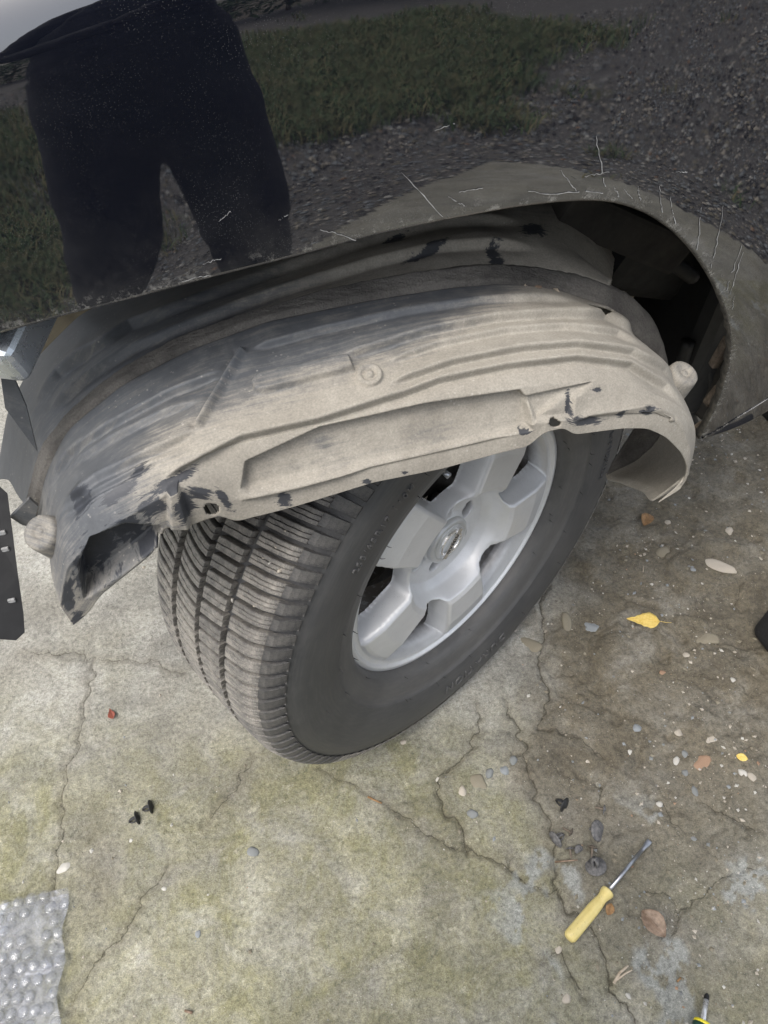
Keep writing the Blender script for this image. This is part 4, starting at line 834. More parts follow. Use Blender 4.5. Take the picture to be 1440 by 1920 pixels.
# ------------------------------------------------------------------ pebbles lying on the pavement
PEB = [  # u, v, length px, width px, angle deg, material, label, embed
 (1350, 1061, 62, 30, 25, 0, 'long pale rounded pebble right of the tyre, above the flat tan one'), (1322, 1197, 52, 30, 10, 4, 'flat tan pebble half sunk in the dirt, below the long pale one'),
 (1110, 1174, 44, 28, 15, 1, 'flat blue-grey stone just left of the yellow leaf'), (1063, 1167, 22, 44, 0, 4, 'narrow upright tan stone left of the flat blue-grey stone'),
 (1316, 1431, 42, 26, -38, 3, 'orange brick fragment on the right, largest reddish piece'), (1246, 1036, 34, 40, 30, 4, 'dull tan stone sunk in the dark dirt below the brown leaf'), (1368, 996, 16, 20, 20, 0, 'small pale stone above the long pale pebble'),
 (123, 1626, 30, 18, -35, 5, 'whitish oval pebble on the concrete above the bubble wrap'), (475, 1598, 24, 18, 20, 2, 'dark blue-grey pebble alone on the mossy concrete'), (897, 1468, 34, 34, 0, 4, 'big mossy round stone set in the cracked concrete'),
 (918, 1450, 18, 22, 10, 2, 'blue stone touching the big mossy round stone'), (946, 1444, 20, 20, 0, 1, 'grey stone in the row right of the mossy one'), (963, 1426, 16, 20, 20, 2, 'small blue stone at the upper end of the row'), (886, 1526, 22, 20, 0, 2, 'blue stone below the big mossy round stone'),
 (868, 1485, 16, 24, 15, 0, 'pale stone left of the big mossy round stone'), (1195, 1365, 22, 18, 0, 1, 'grey angular stone above the brick fragment'), (1270, 1372, 16, 24, -20, 0, 'pinkish stone between the grey stone and the brick fragment'), (1335, 1385, 30, 14, -20, 0, 'long pinkish chip above the brick fragment'),
 (1284, 1415, 14, 16, 0, 2, 'small blue chip left of the brick fragment'), (1268, 1427, 12, 18, 20, 5, 'white chip left of the brick fragment'), (1393, 1447, 14, 20, -30, 5, 'white pebble near the right edge below the brick fragment'), (1410, 1456, 14, 18, -20, 0, 'tan pebble beside the white one near the right edge'),
 (1302, 1483, 12, 20, 0, 2, 'thin blue-grey chip below the brick fragment'), (1283, 1450, 12, 14, 30, 2, 'pale blue chip below and left of the brick fragment'), (1242, 1261, 14, 12, 0, 3, 'small orange crumb in the dirt under the yellow leaf'), (1286, 1228, 14, 12, 30, 0, 'pale crumb under the flat tan pebble'),
 (1060, 1420 + 355, 1, 1, 0, 0, None), (1047, 1780, 12, 16, 20, 0, 'pale pink pebble below the yellow screwdriver handle'), (757, 1391, 14, 12, 10, 0, 'cream pebble just below the tyre'), (246, 1576, 8, 7, 0, 5, 'tiny white pebble below the two black clips'),
 (308, 1666, 11, 7, 15, 5, 'small white chip on the mossy concrete between bubble wrap and tyre'), (371, 1751, 12, 14, 0, 1, 'grey pebble on the yellowish moss right of the bubble wrap'), (820, 1172 + 290, 10, 10, 0, 5, 'tiny white grit stone left of the mossy round stone'), (1252, 980, 14, 12, 0, 0, 'tan crumb right of the brown leaf'),
 (1300, 968 + 100, 12, 10, 0, 1, 'grey crumb left of the long pale pebble'), (1178, 1868, 10, 10, 0, 5, 'white pebble at the bottom between the twig and the green screwdriver'), (1062, 1872, 18, 16, 0, 0, 'tan pebble in a hollow at the bottom, left of the twig'), (1300, 1572, 12, 8, 20, 2, 'pale blue chip right of the screwdriver tip'),
 (1236, 1507, 12, 12, 0, 5, 'white chip above the screwdriver tip'), (1374, 1275, 12, 10, 0, 5, 'white chip in the dark dirt right of the tan pebble'), (1180, 1540 - 130, 12, 12, 0, 5, 'white chip beside the crack above the dark clip'), (990, 1207, 60, 26, 28, 4, 'long broken slab piece beside the lower right of the tyre')]
k = 0
for q in PEB:
    u, v, lu, wv, ang, mi, lab = q
    if lab is None: continue
    x, y, z = gp(u, v); sc = np.linalg.norm(np.array([x, y, z]) - CAM) / FPX
    o = obj('pebble', pebble_mesh(200 + k, 3 if lu > 24 else 2, 0.45, 0.22 if mi != 3 else 0.32), M['pebble'][mi]); k += 1
    o.location = (x, y, z - (0.06 if lu > 24 else -0.03) * wv * sc); o.scale = (lu * sc * 0.95, wv * sc * 1.0, 0.8 * min(lu, wv) * sc); o.rotation_euler = (random.uniform(-.15, .15), random.uniform(-.15, .15), math.radians(-ang) - 0.28)
    tag(o, lab, 'pebble' if mi != 3 else 'brick chip', 'pebbles on the pavement')
# fine grit: nobody could count it
def scatter(name, n, xr, yr, sz, mats, dens, seed, flat=0.7, zf=None, label=None, cat=None):
    rg = np.random.default_rng(seed); xs = rg.uniform(*xr, n * 8); ys = rg.uniform(*yr, n * 8); k_ = rg.random(n * 8) < dens(xs, ys); xs, ys = xs[k_][:n], ys[k_][:n]; n = len(xs)
    base = np.array([(1, 0, 0), (-1, 0, 0), (0, 1, 0), (0, -1, 0), (0, 0, 1), (0, 0, -1)], float)
    tri = np.array([(0, 2, 4), (2, 1, 4), (1, 3, 4), (3, 0, 4), (2, 0, 5), (1, 2, 5), (3, 1, 5), (0, 3, 5)])
    r = sz[0] * (sz[1] / sz[0]) ** (rg.random(n) ** 2.2); a = rg.uniform(0, 6.28, n); c, s_ = np.cos(a), np.sin(a)
    p = base[None] * rg.uniform(0.6, 1.3, (n, 6, 1)) * r[:, None, None]; p[:, :, 1] *= rg.uniform(0.5, 1, n)[:, None]; p[:, :, 2] *= flat
    q = p.copy(); q[:, :, 0] = p[:, :, 0] * c[:, None] - p[:, :, 1] * s_[:, None] + xs[:, None]; q[:, :, 1] = p[:, :, 0] * s_[:, None] + p[:, :, 1] * c[:, None] + ys[:, None]
    q[:, :, 2] += (np.array([zf(x, y) for x, y in zip(xs, ys)]) + r * 0.15)[:, None]
    F = (tri[None] + 6 * np.arange(n)[:, None, None]).reshape(-1, 3); mi = np.repeat(rg.choice(len(mats), n, p=[m_[1] for m_ in mats]), 8)
    me = mesh(name, q.reshape(-1, 3), F, False)
    for m_ in mats: me.materials.append(m_[0])
    me.polygons.foreach_set('material_index', mi.astype(np.int32)); o = obj(name, me); tag(o, label, cat, kind='stuff'); return o
def gdens(x, y):
    u = px(np.stack([x, y, 0 * x], 1))[:, 0]; return (0.10 + 0.9 * sstep(940, 1120, u)) * (0.25 + 0.75 * (fbm(x * 7.0, y * 7.0, 21, 3) > 0.5))
PB = M['pebble']
scatter('grit', 5200, (-0.95, 1.1), (-0.8, 0.9), (0.0009, 0.0052), [(PB[0], .22), (PB[1], .16), (PB[2], .08), (PB[3], .04), (PB[4], .32), (PB[5], .18)], gdens, 3, 0.6, gz, 'fine pale grit and crumbs scattered over the pavement', 'grit')
# ------------------------------------------------------------------ leaves, twigs and bark
def leaf(name, u, v, size, ang, prof, mt, lab, cat='leaf', lift=0.004, stem=0.0, curl=0.25):
    x, y, z = gp(u, v); sc = np.linalg.norm(np.array([x, y, z]) - CAM) / FPX; Lg = size * sc
    t_ = empty(name, (x, y, z + lift)); t_.rotation_euler = (0.08, -0.05, math.radians(-ang) - 0.28); tag(t_, lab, cat)
    v_ = []; f_ = []; n = len(prof)
    for i, (s_, w_, dz) in enumerate(prof):
        for j in range(-3, 4):
            q = j / 3; v_.append(((s_ - 0.5) * Lg, q * w_ * Lg, Lg * (dz + curl * 0.3 * abs(q) ** 1.5 * w_ + 0.012 * math.sin(7 * q + 5 * s_))))
    o = obj('blade', (v_, grid_faces(n, 7)), mt, t_); m_ = o.modifiers.new('t', 'SOLIDIFY'); m_.thickness = 0.0004
    vein = [((s_ - 0.5) * Lg, 0, Lg * dz + 0.0005) for s_, w_, dz in prof]
    if stem: vein += [((0.5 + stem * 0.5) * Lg, -0.03 * Lg, 0.01 * Lg), ((0.5 + stem) * Lg, -0.01 * Lg, -0.02 * Lg)]
    obj('stem', tube(vein, [0.0005] * len(vein), 5), mt, t_); return t_
M['yellowleaf'] = simple('yellow_birch_leaf', (0.62, 0.42, 0.07, 1), (0.78, 0.60, 0.20, 1), 0.55, 220, bump=0.3)
M['brownleaf'] = simple('brown_leaf', (0.15, 0.08, 0.032, 1), (0.36, 0.21, 0.09, 1), 0.6, 180, bump=0.4)
M['palewood'] = simple('pale_dry_wood', (0.34, 0.27, 0.19, 1), (0.58, 0.50, 0.40, 1), 0.8, 90, bump=0.5)
M['bark'] = simple('wet_dead_leaf', (0.10, 0.06, 0.035, 1), (0.33, 0.24, 0.17, 1), 0.5, 110, bump=0.7)
birch = [(0.0, 0.004, 0.02), (0.06, 0.03, 0.018), (0.16, 0.07, 0.02), (0.25, 0.09, 0.0), (0.33, 0.15, 0.01), (0.42, 0.17, 0.02), (0.5, 0.235, 0.01), (0.6, 0.25, 0.03), (0.7, 0.29, 0.02), (0.80, 0.25, 0.01), (0.9, 0.17, 0.02), (1.0, 0.01, 0.0)]
leaf('fallen_leaf', 1205, 1165, 56, 8, birch, M['yellowleaf'], 'bright yellow pointed leaf with a stalk lying right of the tyre', stem=0.35)
oval = [(0.0, 0.02, 0.02), (0.15, 0.22, 0.02), (0.35, 0.34, 0.05), (0.55, 0.36, 0.06), (0.8, 0.25, 0.04), (1.0, 0.03, 0.0)]
leaf('fallen_leaf', 1211, 977, 30, -60, oval, M['brownleaf'], 'small curled brown leaf below the hanging front end of the liner', curl=2.2)
leaf('fallen_leaf', 210, 1340, 22, 60, birch, simple('red_leaf', (0.16, 0.035, 0.02, 1), (0.25, 0.07, 0.04, 1), 0.6, 150), 'tiny crumpled dark red leaf on the grey concrete left of the tyre', curl=1.5)
leaf('fallen_leaf', 1390, 1422, 18, 20, oval, M['yellowleaf'], 'tiny yellow leaf scrap right of the brick fragment')
for j, (u, v, sz_, a, lab) in enumerate(((1224, 1733, 46, 55, 'larger crumpled dead leaf in a hollow right of the yellow screwdriver handle'), (1142, 1706, 19, -60, 'small crumpled brown leaf touching the yellow screwdriver handle'))):
    t_ = leaf('dead_leaf', u, v, sz_, a, oval, M['bark'] if j == 0 else M['brownleaf'], lab, curl=1.8)
def stick(name, pts, r, mt, lab, cat='twig', lift=0.003):
    P_ = [Vector(gp(*q)) + Vector((0, 0, lift + r)) for q in pts]; o = obj(name, tube(P_, [r * (1 - 0.4 * i / len(P_)) for i in range(len(P_))], 7), mt); tag(o, lab, cat); return o
stick('twig', [(1150, 1845), (1160, 1826), (1176, 1812)], 0.0022, M['palewood'], 'pale split twig lying below the yellow screwdriver', lift=0.004)
stick('twig', [(1156, 1838), (1172, 1826), (1184, 1820)], 0.0014, M['palewood'], 'thin short pale splinter beside the split twig')
stick('twig', [(1040, 1618), (1060, 1616), (1082, 1614)], 0.0016, M['bark'], 'short dark twig left of the large washer clip')
stick('twig', [(1206, 1063), (1205, 1075)], 0.0008, M['palewood'], 'tiny pale upright straw in the dirt below the brown leaf')
stick('twig', [(362, 1900), (348, 1896)], 0.0022, M['bark'], 'short brown twig at the bottom edge right of the bubble wrap')
stick('twig', [(690, 1496), (702, 1502), (716, 1508)], 0.0018, M['brownleaf'], 'reddish wood splinter in the crack below the tyre')
stick('twig', [(1268, 1842), (1275, 1834)], 0.0014, M['brownleaf'], 'small orange splinter left of the green screwdriver')
# ------------------------------------------------------------------ screwdrivers
def along(p0, p1):
    p0, p1 = Vector(p0), Vector(p1); d = (p1 - p0); q = d.to_track_quat('Z', 'Y'); return Matrix.Translation(p0) @ q.to_matrix().to_4x4(), d.length
def driver(name, lab, h0, h1, tip, hr, hmat, smat, tipmat, fl=6, collar=None, shaft_r=0.0031, flat_tip=True):
    a = np.array(gp(*h0)); b = np.array(gp(*h1)); c = np.array(gp(*tip)); a[2] += hr; b[2] += hr; c[2] += 0.0055
    t_ = tag(empty(name, tuple(a)), lab, 'screwdriver'); mw, Lh = along(a, b)
    prof = [(0.0, 0.0), (0.35, 0.0), (0.72, 0.012), (0.95, 0.05), (1.0, 0.10), (1.0, 0.40), (0.98, 0.62), (0.86, 0.74), (0.74, 0.82), (0.80, 0.88), (0.98, 0.95), (1.0, 0.985), (0.94, 1.0), (0.0, 1.0)]
    n = 48; v = []
    for i in range(n):
        th = 2 * math.pi * i / n
        for r, h in prof:
            fl_ = 1 - 0.085 * (0.5 + 0.5 * math.cos(fl * th)) ** 2.0 * float(sstep(0.06, 0.16, np.array(h)) * sstep(0.70, 0.58, np.array(h))) if r > 0.3 else 1
            v.append((r * hr * fl_ * math.cos(th), r * hr * fl_ * math.sin(th), h * Lh))
    m = mesh('handle', v, grid_faces(n, len(prof), True)); 
    o = obj('handle', m, hmat, t_); o.matrix_basis = Matrix.Translation(-Vector(a)) @ mw
    if collar is not None:
        k_ = obj('collar', lathe([(hr * 0.7, Lh * 0.995), (hr * 0.98, Lh * 1.0), (hr * 0.9, Lh * 1.05), (hr * 0.3, Lh * 1.06)], 32), collar, t_); k_.matrix_basis = o.matrix_basis
    mw2, Ls = along(b, c); R = shaft_r
    sh = mesh('shaft', *lathe([(0, -0.01), (R, -0.01), (R, Ls * 0.80), (0, Ls * 0.80)], 20)); so = obj('shaft', sh, smat, t_); so.matrix_basis = Matrix.Translation(-Vector(a)) @ mw2
    v = []
    secs = [(0.78, R * 1.02, R * 1.02), (0.86, R * 1.05, R * 0.9), (0.93, R * 1.45, R * 0.5), (0.985, R * 1.35, R * 0.22), (1.0, R * 1.25, R * 0.18)] if flat_tip else [(0.78, R * 1.04, R * 1.04), (0.90, R * 1.04, R * 1.04), (0.96, R * 0.75, R * 0.75), (1.0, R * 0.3, R * 0.3)]
    for s_, wx_, wy_ in secs:
        for i in range(12): th = 2 * math.pi * i / 12; v.append((wx_ * math.cos(th), wy_ * math.sin(th), s_ * Ls))
    f = []
    for i in range(len(secs) - 1):
        for j in range(12): f.append((i * 12 + j, i * 12 + (j + 1) % 12, (i + 1) * 12 + (j + 1) % 12, (i + 1) * 12 + j))
    f.append(tuple(range((len(secs) - 1) * 12, len(secs) * 12)))
    to = obj('blade_tip', (v, f), tipmat, t_); to.matrix_basis = so.matrix_basis; return t_
M['yellowplastic'] = simple('old_yellow_plastic', (0.60, 0.44, 0.095, 1), (0.74, 0.58, 0.20, 1), 0.45, 26, bump=0.1)
t__ = NT('old_yellow_handle'); n_ = t__.noise(30, 7, 0.7); n2_ = t__.noise(160, 5, 0.75)
t__.set(Base_Color=t__.mix(t__.ramp(n2_, [(0.60, 0.0), (0.72, 0.75)]), t__.mix(t__.ramp(n_, [(0.3, 0.0), (0.7, 1.0)]), (0.60, 0.48, 0.16, 1), (0.72, 0.61, 0.28, 1)), (0.20, 0.13, 0.045, 1)), Roughness=0.42, Normal=t__.bump(n2_, 0.12, 0.0006)); M['yellowhandle'] = t__.m
driver('screwdriver', 'old yellow-handled flat screwdriver lying on the broken concrete', (1063, 1764), (1138, 1674), (1217, 1578), 0.0100, M['yellowhandle'], M['steel'], M['steel'])
M['greenplastic'] = simple('dark_green_plastic', (0.006, 0.035, 0.022, 1), (0.012, 0.06, 0.04, 1), 0.4, 40)
M['whiteshaft'] = simple('satin_chrome_shaft', (0.72, 0.73, 0.75, 1), (0.82, 0.82, 0.83, 1), 0.28, 60, metal=0.6, bump=0.03)
driver('screwdriver', 'bright-shafted screwdriver with a green and yellow handle at the bottom right corner', (1282, 2046), (1312, 1924), (1324, 1864), 0.0125, M['greenplastic'], M['whiteshaft'], M['blackplastic'], collar=simple('yellow_collar', (0.72, 0.60, 0.02, 1), (0.8, 0.68, 0.05, 1), 0.4, 50), flat_tip=False, shaft_r=0.0034)
# ------------------------------------------------------------------ screws and push clips
M['clipgrey'] = simple('dusty_grey_clip', (0.045, 0.045, 0.048, 1), (0.19, 0.183, 0.175, 1), 0.7, 300, bump=0.4)
M['clipblack'] = simple('black_clip', (0.010, 0.010, 0.010, 1), (0.03, 0.03, 0.03, 1), 0.5, 200)
def clip(name, u, v, lean, az, scale, mt, lab, cat, kind):
    x, y, z = gp(u, v); t_ = tag(empty(name, (x, y, z + 0.004 * scale)), lab, cat, 'screws and clips from the liner'); t_.rotation_euler = (lean, 0, az); t_.scale = (scale * 1.2,) * 3
    if kind == 'clip':
        h = obj('head', lathe([(0.0, 0.0025), (0.0035, 0.0028), (0.0045, 0.0012), (0.0085, 0.0012), (0.0100, 0.0002), (0.0100, -0.0008), (0.0, -0.0012)], 28), mt, t_)
        for j in range(4):
            a = j * math.pi / 2; w_ = 0.0026; vv_ = []
            for zz, ro_ in ((-0.001, 0.0030), (-0.006, 0.0046), (-0.010, 0.0036), (-0.013, 0.0014)):
                for dx, dr in ((-w_ / 2, 0), (w_ / 2, 0), (w_ / 2, -0.0016), (-w_ / 2, -0.0016)): vv_.append(((ro_ + dr) * math.cos(a) - dx * math.sin(a), (ro_ + dr) * math.sin(a) + dx * math.cos(a), zz))
            ff = [(i * 4 + q, i * 4 + (q + 1) % 4, i * 4 + 4 + (q + 1) % 4, i * 4 + 4 + q) for i in range(3) for q in range(4)] + [(12, 13, 14, 15)]
            obj('prong', (vv_, ff), mt, t_)
    else:
        obj('head', lathe([(0.0, 0.0020), (0.0028, 0.0020), (0.0030, 0.0005), (0.0056, 0.0004), (0.0070, -0.0004), (0.0, -0.0010)], 20), mt, t_)
        pr = [(0.0, 0.0)]
        for i in range(9): pr += [(0.0019, -0.001 - i * 0.0014), (0.0013, -0.0017 - i * 0.0014)]
        pr += [(0.0003, -0.0150)]; obj('shank', lathe(pr, 12), M['rust'] if mt is not M['clipblack'] else mt, t_)
    return t_
for a in [(1058, 1511, 1.3, 0.6, 1.05, M['clipblack'], 'black push clip lying apart at the top of the clip cluster', 'clip', 'clip'), (1040, 1577, 1.45, -1.3, 1.15, M['clipgrey'], 'dark dusty push clip at the left of the cluster by the crack', 'clip', 'clip'),
          (1120, 1560, 0.75, 0.9, 1.35, M['clipgrey'], 'largest dusty grey push clip at the upper right of the cluster', 'clip', 'clip'), (1116, 1627, 2.7, 0.3, 1.35, M['clipgrey'], 'round grey washer clip nearest the screwdriver handle, spike up', 'clip', 'clip'),
          (1068, 1592, 1.2, 2.9, 0.95, M['clipgrey'], 'grey dusty screw in the middle of the cluster', 'screw', 'screw'), (1085, 1595, 0.5, 0.4, 0.95, M['clipgrey'], 'pale round screw head facing up in the middle of the cluster', 'screw', 'screw'),
          (1110, 1590, 1.35, 2.6, 1.0, M['rust'], 'rusty screw with a pale head right of the round screw head', 'screw', 'screw'), (1070, 1562, 1.4, 0.7, 0.85, M['rust'], 'small rusty screw between the two dusty push clips', 'screw', 'screw'), (1132, 1519, 1.3, 0.9, 0.9, M['clipgrey'], 'small screw lying apart at the upper right', 'screw', 'screw'),
          (284, 1514, 1.45, 1.6, 0.95, M['clipblack'], 'black push clip on the bare concrete, right one of two', 'clip', 'clip'), (259, 1535, 1.45, 1.7, 0.95, M['clipblack'], 'black push clip on the bare concrete, left one of two', 'clip', 'clip')]: clip('push_clip' if a[-1] == 'clip' else 'screw', *a)
# ------------------------------------------------------------------ bubble wrap
def mat_film():
    t = NT('clear_plastic_film'); n = t.noise(70, 5, 0.7, 1.0); t.t.nodes.remove(t.b); nb = t.bump(n, 0.22, 0.003)
    lw = t.n('ShaderNodeFresnel'); lw.inputs['IOR'].default_value = 1.55; t.l(nb, lw.inputs['Normal'])
    tr = t.n('ShaderNodeBsdfTransparent'); tr.inputs['Color'].default_value = (0.93, 0.94, 0.96, 1); gl = t.n('ShaderNodeBsdfGlossy'); gl.inputs['Roughness'].default_value = 0.10; t.l(nb, gl.inputs['Normal'])
    df = t.n('ShaderNodeBsdfDiffuse'); df.inputs['Color'].default_value = (0.72, 0.73, 0.78, 1); m1 = t.n('ShaderNodeMixShader'); m2 = t.n('ShaderNodeMixShader')
    t.l(t.math('MINIMUM', t.math('MULTIPLY', lw.outputs[0], 1.1), 0.8), m1.inputs[0]); t.l(tr.outputs[0], m1.inputs[1]); t.l(gl.outputs[0], m1.inputs[2])
    t.l(t.ramp(t.noise(24, 6, 0.75, 1.4), [(0.42, 0.03), (0.58, 0.12), (0.70, 0.42)]), m2.inputs[0]); t.l(m1.outputs[0], m2.inputs[1]); t.l(df.outputs[0], m2.inputs[2]); t.l(m2.outputs[0], t.o.inputs['Surface']); return t.m
M['film'] = mat_film()
bw = tag(empty('bubble_wrap', gp(40, 1820)), 'sheet of clear bubble wrap at the bottom left corner', 'bubble wrap'); BI = Matrix.Translation(-Vector(bw.location))
c00, c10, c11, c01 = [np.array(gp(*q)) for q in ((-140, 1738), (131, 1667), (112, 1990), (-160, 2010))]
def bwp(s, t_): 
    e = 0.004 * math.sin(17 * t_) * s ** 6
    p = (c00 * (1 - s) + c10 * s) * (1 - t_) + (c01 * (1 - s) + c11 * s) * t_; p = p + np.array([e, 0, 0]); p[2] = 0.010 + 0.010 * fbm(np.array([s * 3.0]), np.array([t_ * 3.0]), 61, 3)[0] + 0.0015 * math.exp(-((s - 0.80 - 0.12 * t_) / 0.03) ** 2); return p
for layer in (0, 1):
    n = 50; v = [bwp(i / (n - 1) - 0.012 * layer, j / (n - 1) + (0.0 if layer == 0 else 0.035)) - np.array([0, 0, 0.0045 * layer]) for i in range(n) for j in range(n)]
    o = obj('film', (v, grid_faces(n, n)), M['film'], bw); o.matrix_parent_inverse = BI
bub = mesh('bubble', *lathe([(0.0088, 0.0), (0.0086, 0.0026), (0.0074, 0.0046), (0.0045, 0.0058), (0.0, 0.0061)], 20)); bub.materials.append(M['film'])
Wd = np.linalg.norm(c10 - c00); Ht = np.linalg.norm(c01 - c00); dx = 0.0188
for j in range(int(Ht / (dx * 0.87))):
    for i in range(int(Wd / dx)):
        s = (i + 0.5 + 0.5 * (j % 2)) * dx / Wd; t_ = 0.02 + j * dx * 0.87 / Ht
        if s > 0.985 or t_ > 0.99 or random.random() < 0.06: continue
        if abs(s - 0.80 - 0.12 * t_) < 0.022: continue
        p = bwp(s, t_); u, v = px([p])[0]
        if u < -12 or v > 1935: continue
        o = bpy.data.objects.new('bubble', bub); COL.objects.link(o); o.parent = bw; o.matrix_parent_inverse = BI; o.location = p; o.rotation_euler = (random.uniform(-.25, .25), random.uniform(-.25, .25), random.random() * 6); k_ = random.uniform(0.85, 1.05); o.scale = (k_, k_, k_ * random.uniform(0.6, 1.0))
# ------------------------------------------------------------------ behind the camera: gravel road, grass, hedge (mirrored in the paint)
zr = lambda x, y: -0.022
M['darkstone'] = simple('dark_gravel_stone', (0.02, 0.019, 0.018, 1), (0.07, 0.066, 0.062, 1), 0.8, 120)
scatter('gravel', 48000, (-2.4, 5.0), (-5.2, -0.5), (0.005, 0.021), [(PB[0], .15), (PB[1], .22), (PB[2], .10), (PB[3], .02), (PB[4], .16), (PB[5], .10), (M['darkstone'], .25)], lambda x, y: np.where(in_apron(x, y), 0.0, np.where(y > -3.4, 1.0, 0.45)), 8, 0.7, zr, 'loose grey gravel of the road beyond the concrete', 'gravel')
M['grass'] = [simple('grass_green', (0.04, 0.085, 0.020, 1), (0.10, 0.16, 0.045, 1), 0.6, 5), simple('grass_dry', (0.16, 0.14, 0.05, 1), (0.25, 0.22, 0.10, 1), 0.7, 5)]
def grass(n, seed):
    rg = np.random.default_rng(seed); x = rg.uniform(-4, 4, n * 14); y = rg.uniform(-6.6, -1.2, n * 14)
    d = sum(am * np.exp(-((x - cx_) / rx_) ** 2 - ((y - cy_) / ry_) ** 2) for cx_, cy_, rx_, ry_, am in ((0.6, -4.7, 1.2, 1.1, 1), (1.5, -5.0, 0.9, 0.8, .9), (0.5, -3.7, 0.7, 0.5, .75), (1.2, -3.9, 0.5, 0.5, .7), (1.2, -2.95, 0.28, 0.25, .62), (1.45, -2.28, 0.16, 0.14, .75), (-1.15, -2.0, 0.55, 0.5, 1), (-2.2, -3.2, 1.0, 1.0, 1), (0.4, -3.5, 0.3, 0.3, .45)))
    k_ = d + 0.9 * (fbm(x * 2.2, y * 2.2, 5, 4) - 0.5) > 0.25 + 0.75 * rg.random(len(x)); x, y = x[k_][:n], y[k_][:n]; n = len(x)
    h = rg.uniform(0.008, 0.045, n); a = rg.uniform(0, 6.28, n); l = rg.uniform(0.02, 0.08, n); w_ = rg.uniform(0.002, 0.006, n); ca, sa = np.cos(a), np.sin(a); z0 = np.full(n, -0.02)
    V = np.stack([np.stack([x - sa * w_, y + ca * w_, z0], 1), np.stack([x + sa * w_, y - ca * w_, z0], 1), np.stack([x + ca * l * .4 + sa * w_ * .7, y + sa * l * .4 - ca * w_ * .7, h * .6], 1), np.stack([x + ca * l * .4 - sa * w_ * .7, y + sa * l * .4 + ca * w_ * .7, h * .6], 1), np.stack([x + ca * l, y + sa * l, h], 1)], 1).reshape(-1, 3)
    b = 5 * np.arange(n)[:, None]; F = []
    for q, r_ in zip((b + [0, 1, 2, 3]).tolist(), (b + [3, 2, 4]).tolist()): F += [q, r_]
    me = mesh('grass', V, F); [me.materials.append(q) for q in M['grass']]; me.polygons.foreach_set('material_index', np.repeat(rg.random(n) < 0.40, 2).astype(np.int32)); return tag(obj('grass', me), 'patches of grass and weeds beside the gravel road', 'grass', kind='stuff')
grass(85000, 9)
# dark things cut off by the right edge
M['blackcloth'] = simple('black_canvas', (0.008, 0.008, 0.009, 1), (0.02, 0.02, 0.021, 1), 0.9, 200, bump=0.5)
tb = tag(empty('tool_bag', (0.72, -0.27, 0.0)), 'black canvas tool bag standing at the right edge of the picture', 'bag')
def bagbody():
    m = box(0.21, 0.24, 0.11, (0, 0, 0.055), 0.03, 4); m.polygons.foreach_set('use_smooth', [True] * len(m.polygons))
    for q in m.vertices: k_ = 1 - 0.35 * max(0, (q.co.z - 0.05) / 0.15); q.co.x *= k_; q.co.z += 0.006 * math.sin(q.co.y * 40)
    return m
obj('bag_body', bagbody(), M['blackcloth'], tb)
for sx in (-1, 1): obj('carry_strap', tube([(sx * 0.045, -0.07, 0.10), (sx * 0.06, -0.05, 0.125), (sx * 0.07, 0.0, 0.13), (sx * 0.06, 0.05, 0.125), (sx * 0.045, 0.07, 0.10)], 0.007, 8), M['blackcloth'], tb)
bk = tag(empty('bucket', (1.115, 0.36, 0.0)), 'black plastic bucket at the right edge beside the bumper', 'bucket')
obj('bucket_body', lathe([(0.0, 0.0), (0.105, 0.0), (0.112, 0.008), (0.135, 0.24), (0.145, 0.245), (0.145, 0.255), (0.132, 0.255), (0.108, 0.012), (0.0, 0.010)], 48), M['blackplastic'], bk)
obj('handle', tube([(0.14 * math.cos(a), 0.14 * math.sin(a), 0.25 + 0.02 * math.sin(a)) for a in np.linspace(0, math.pi, 16)], 0.003, 8), M['steel'], bk)
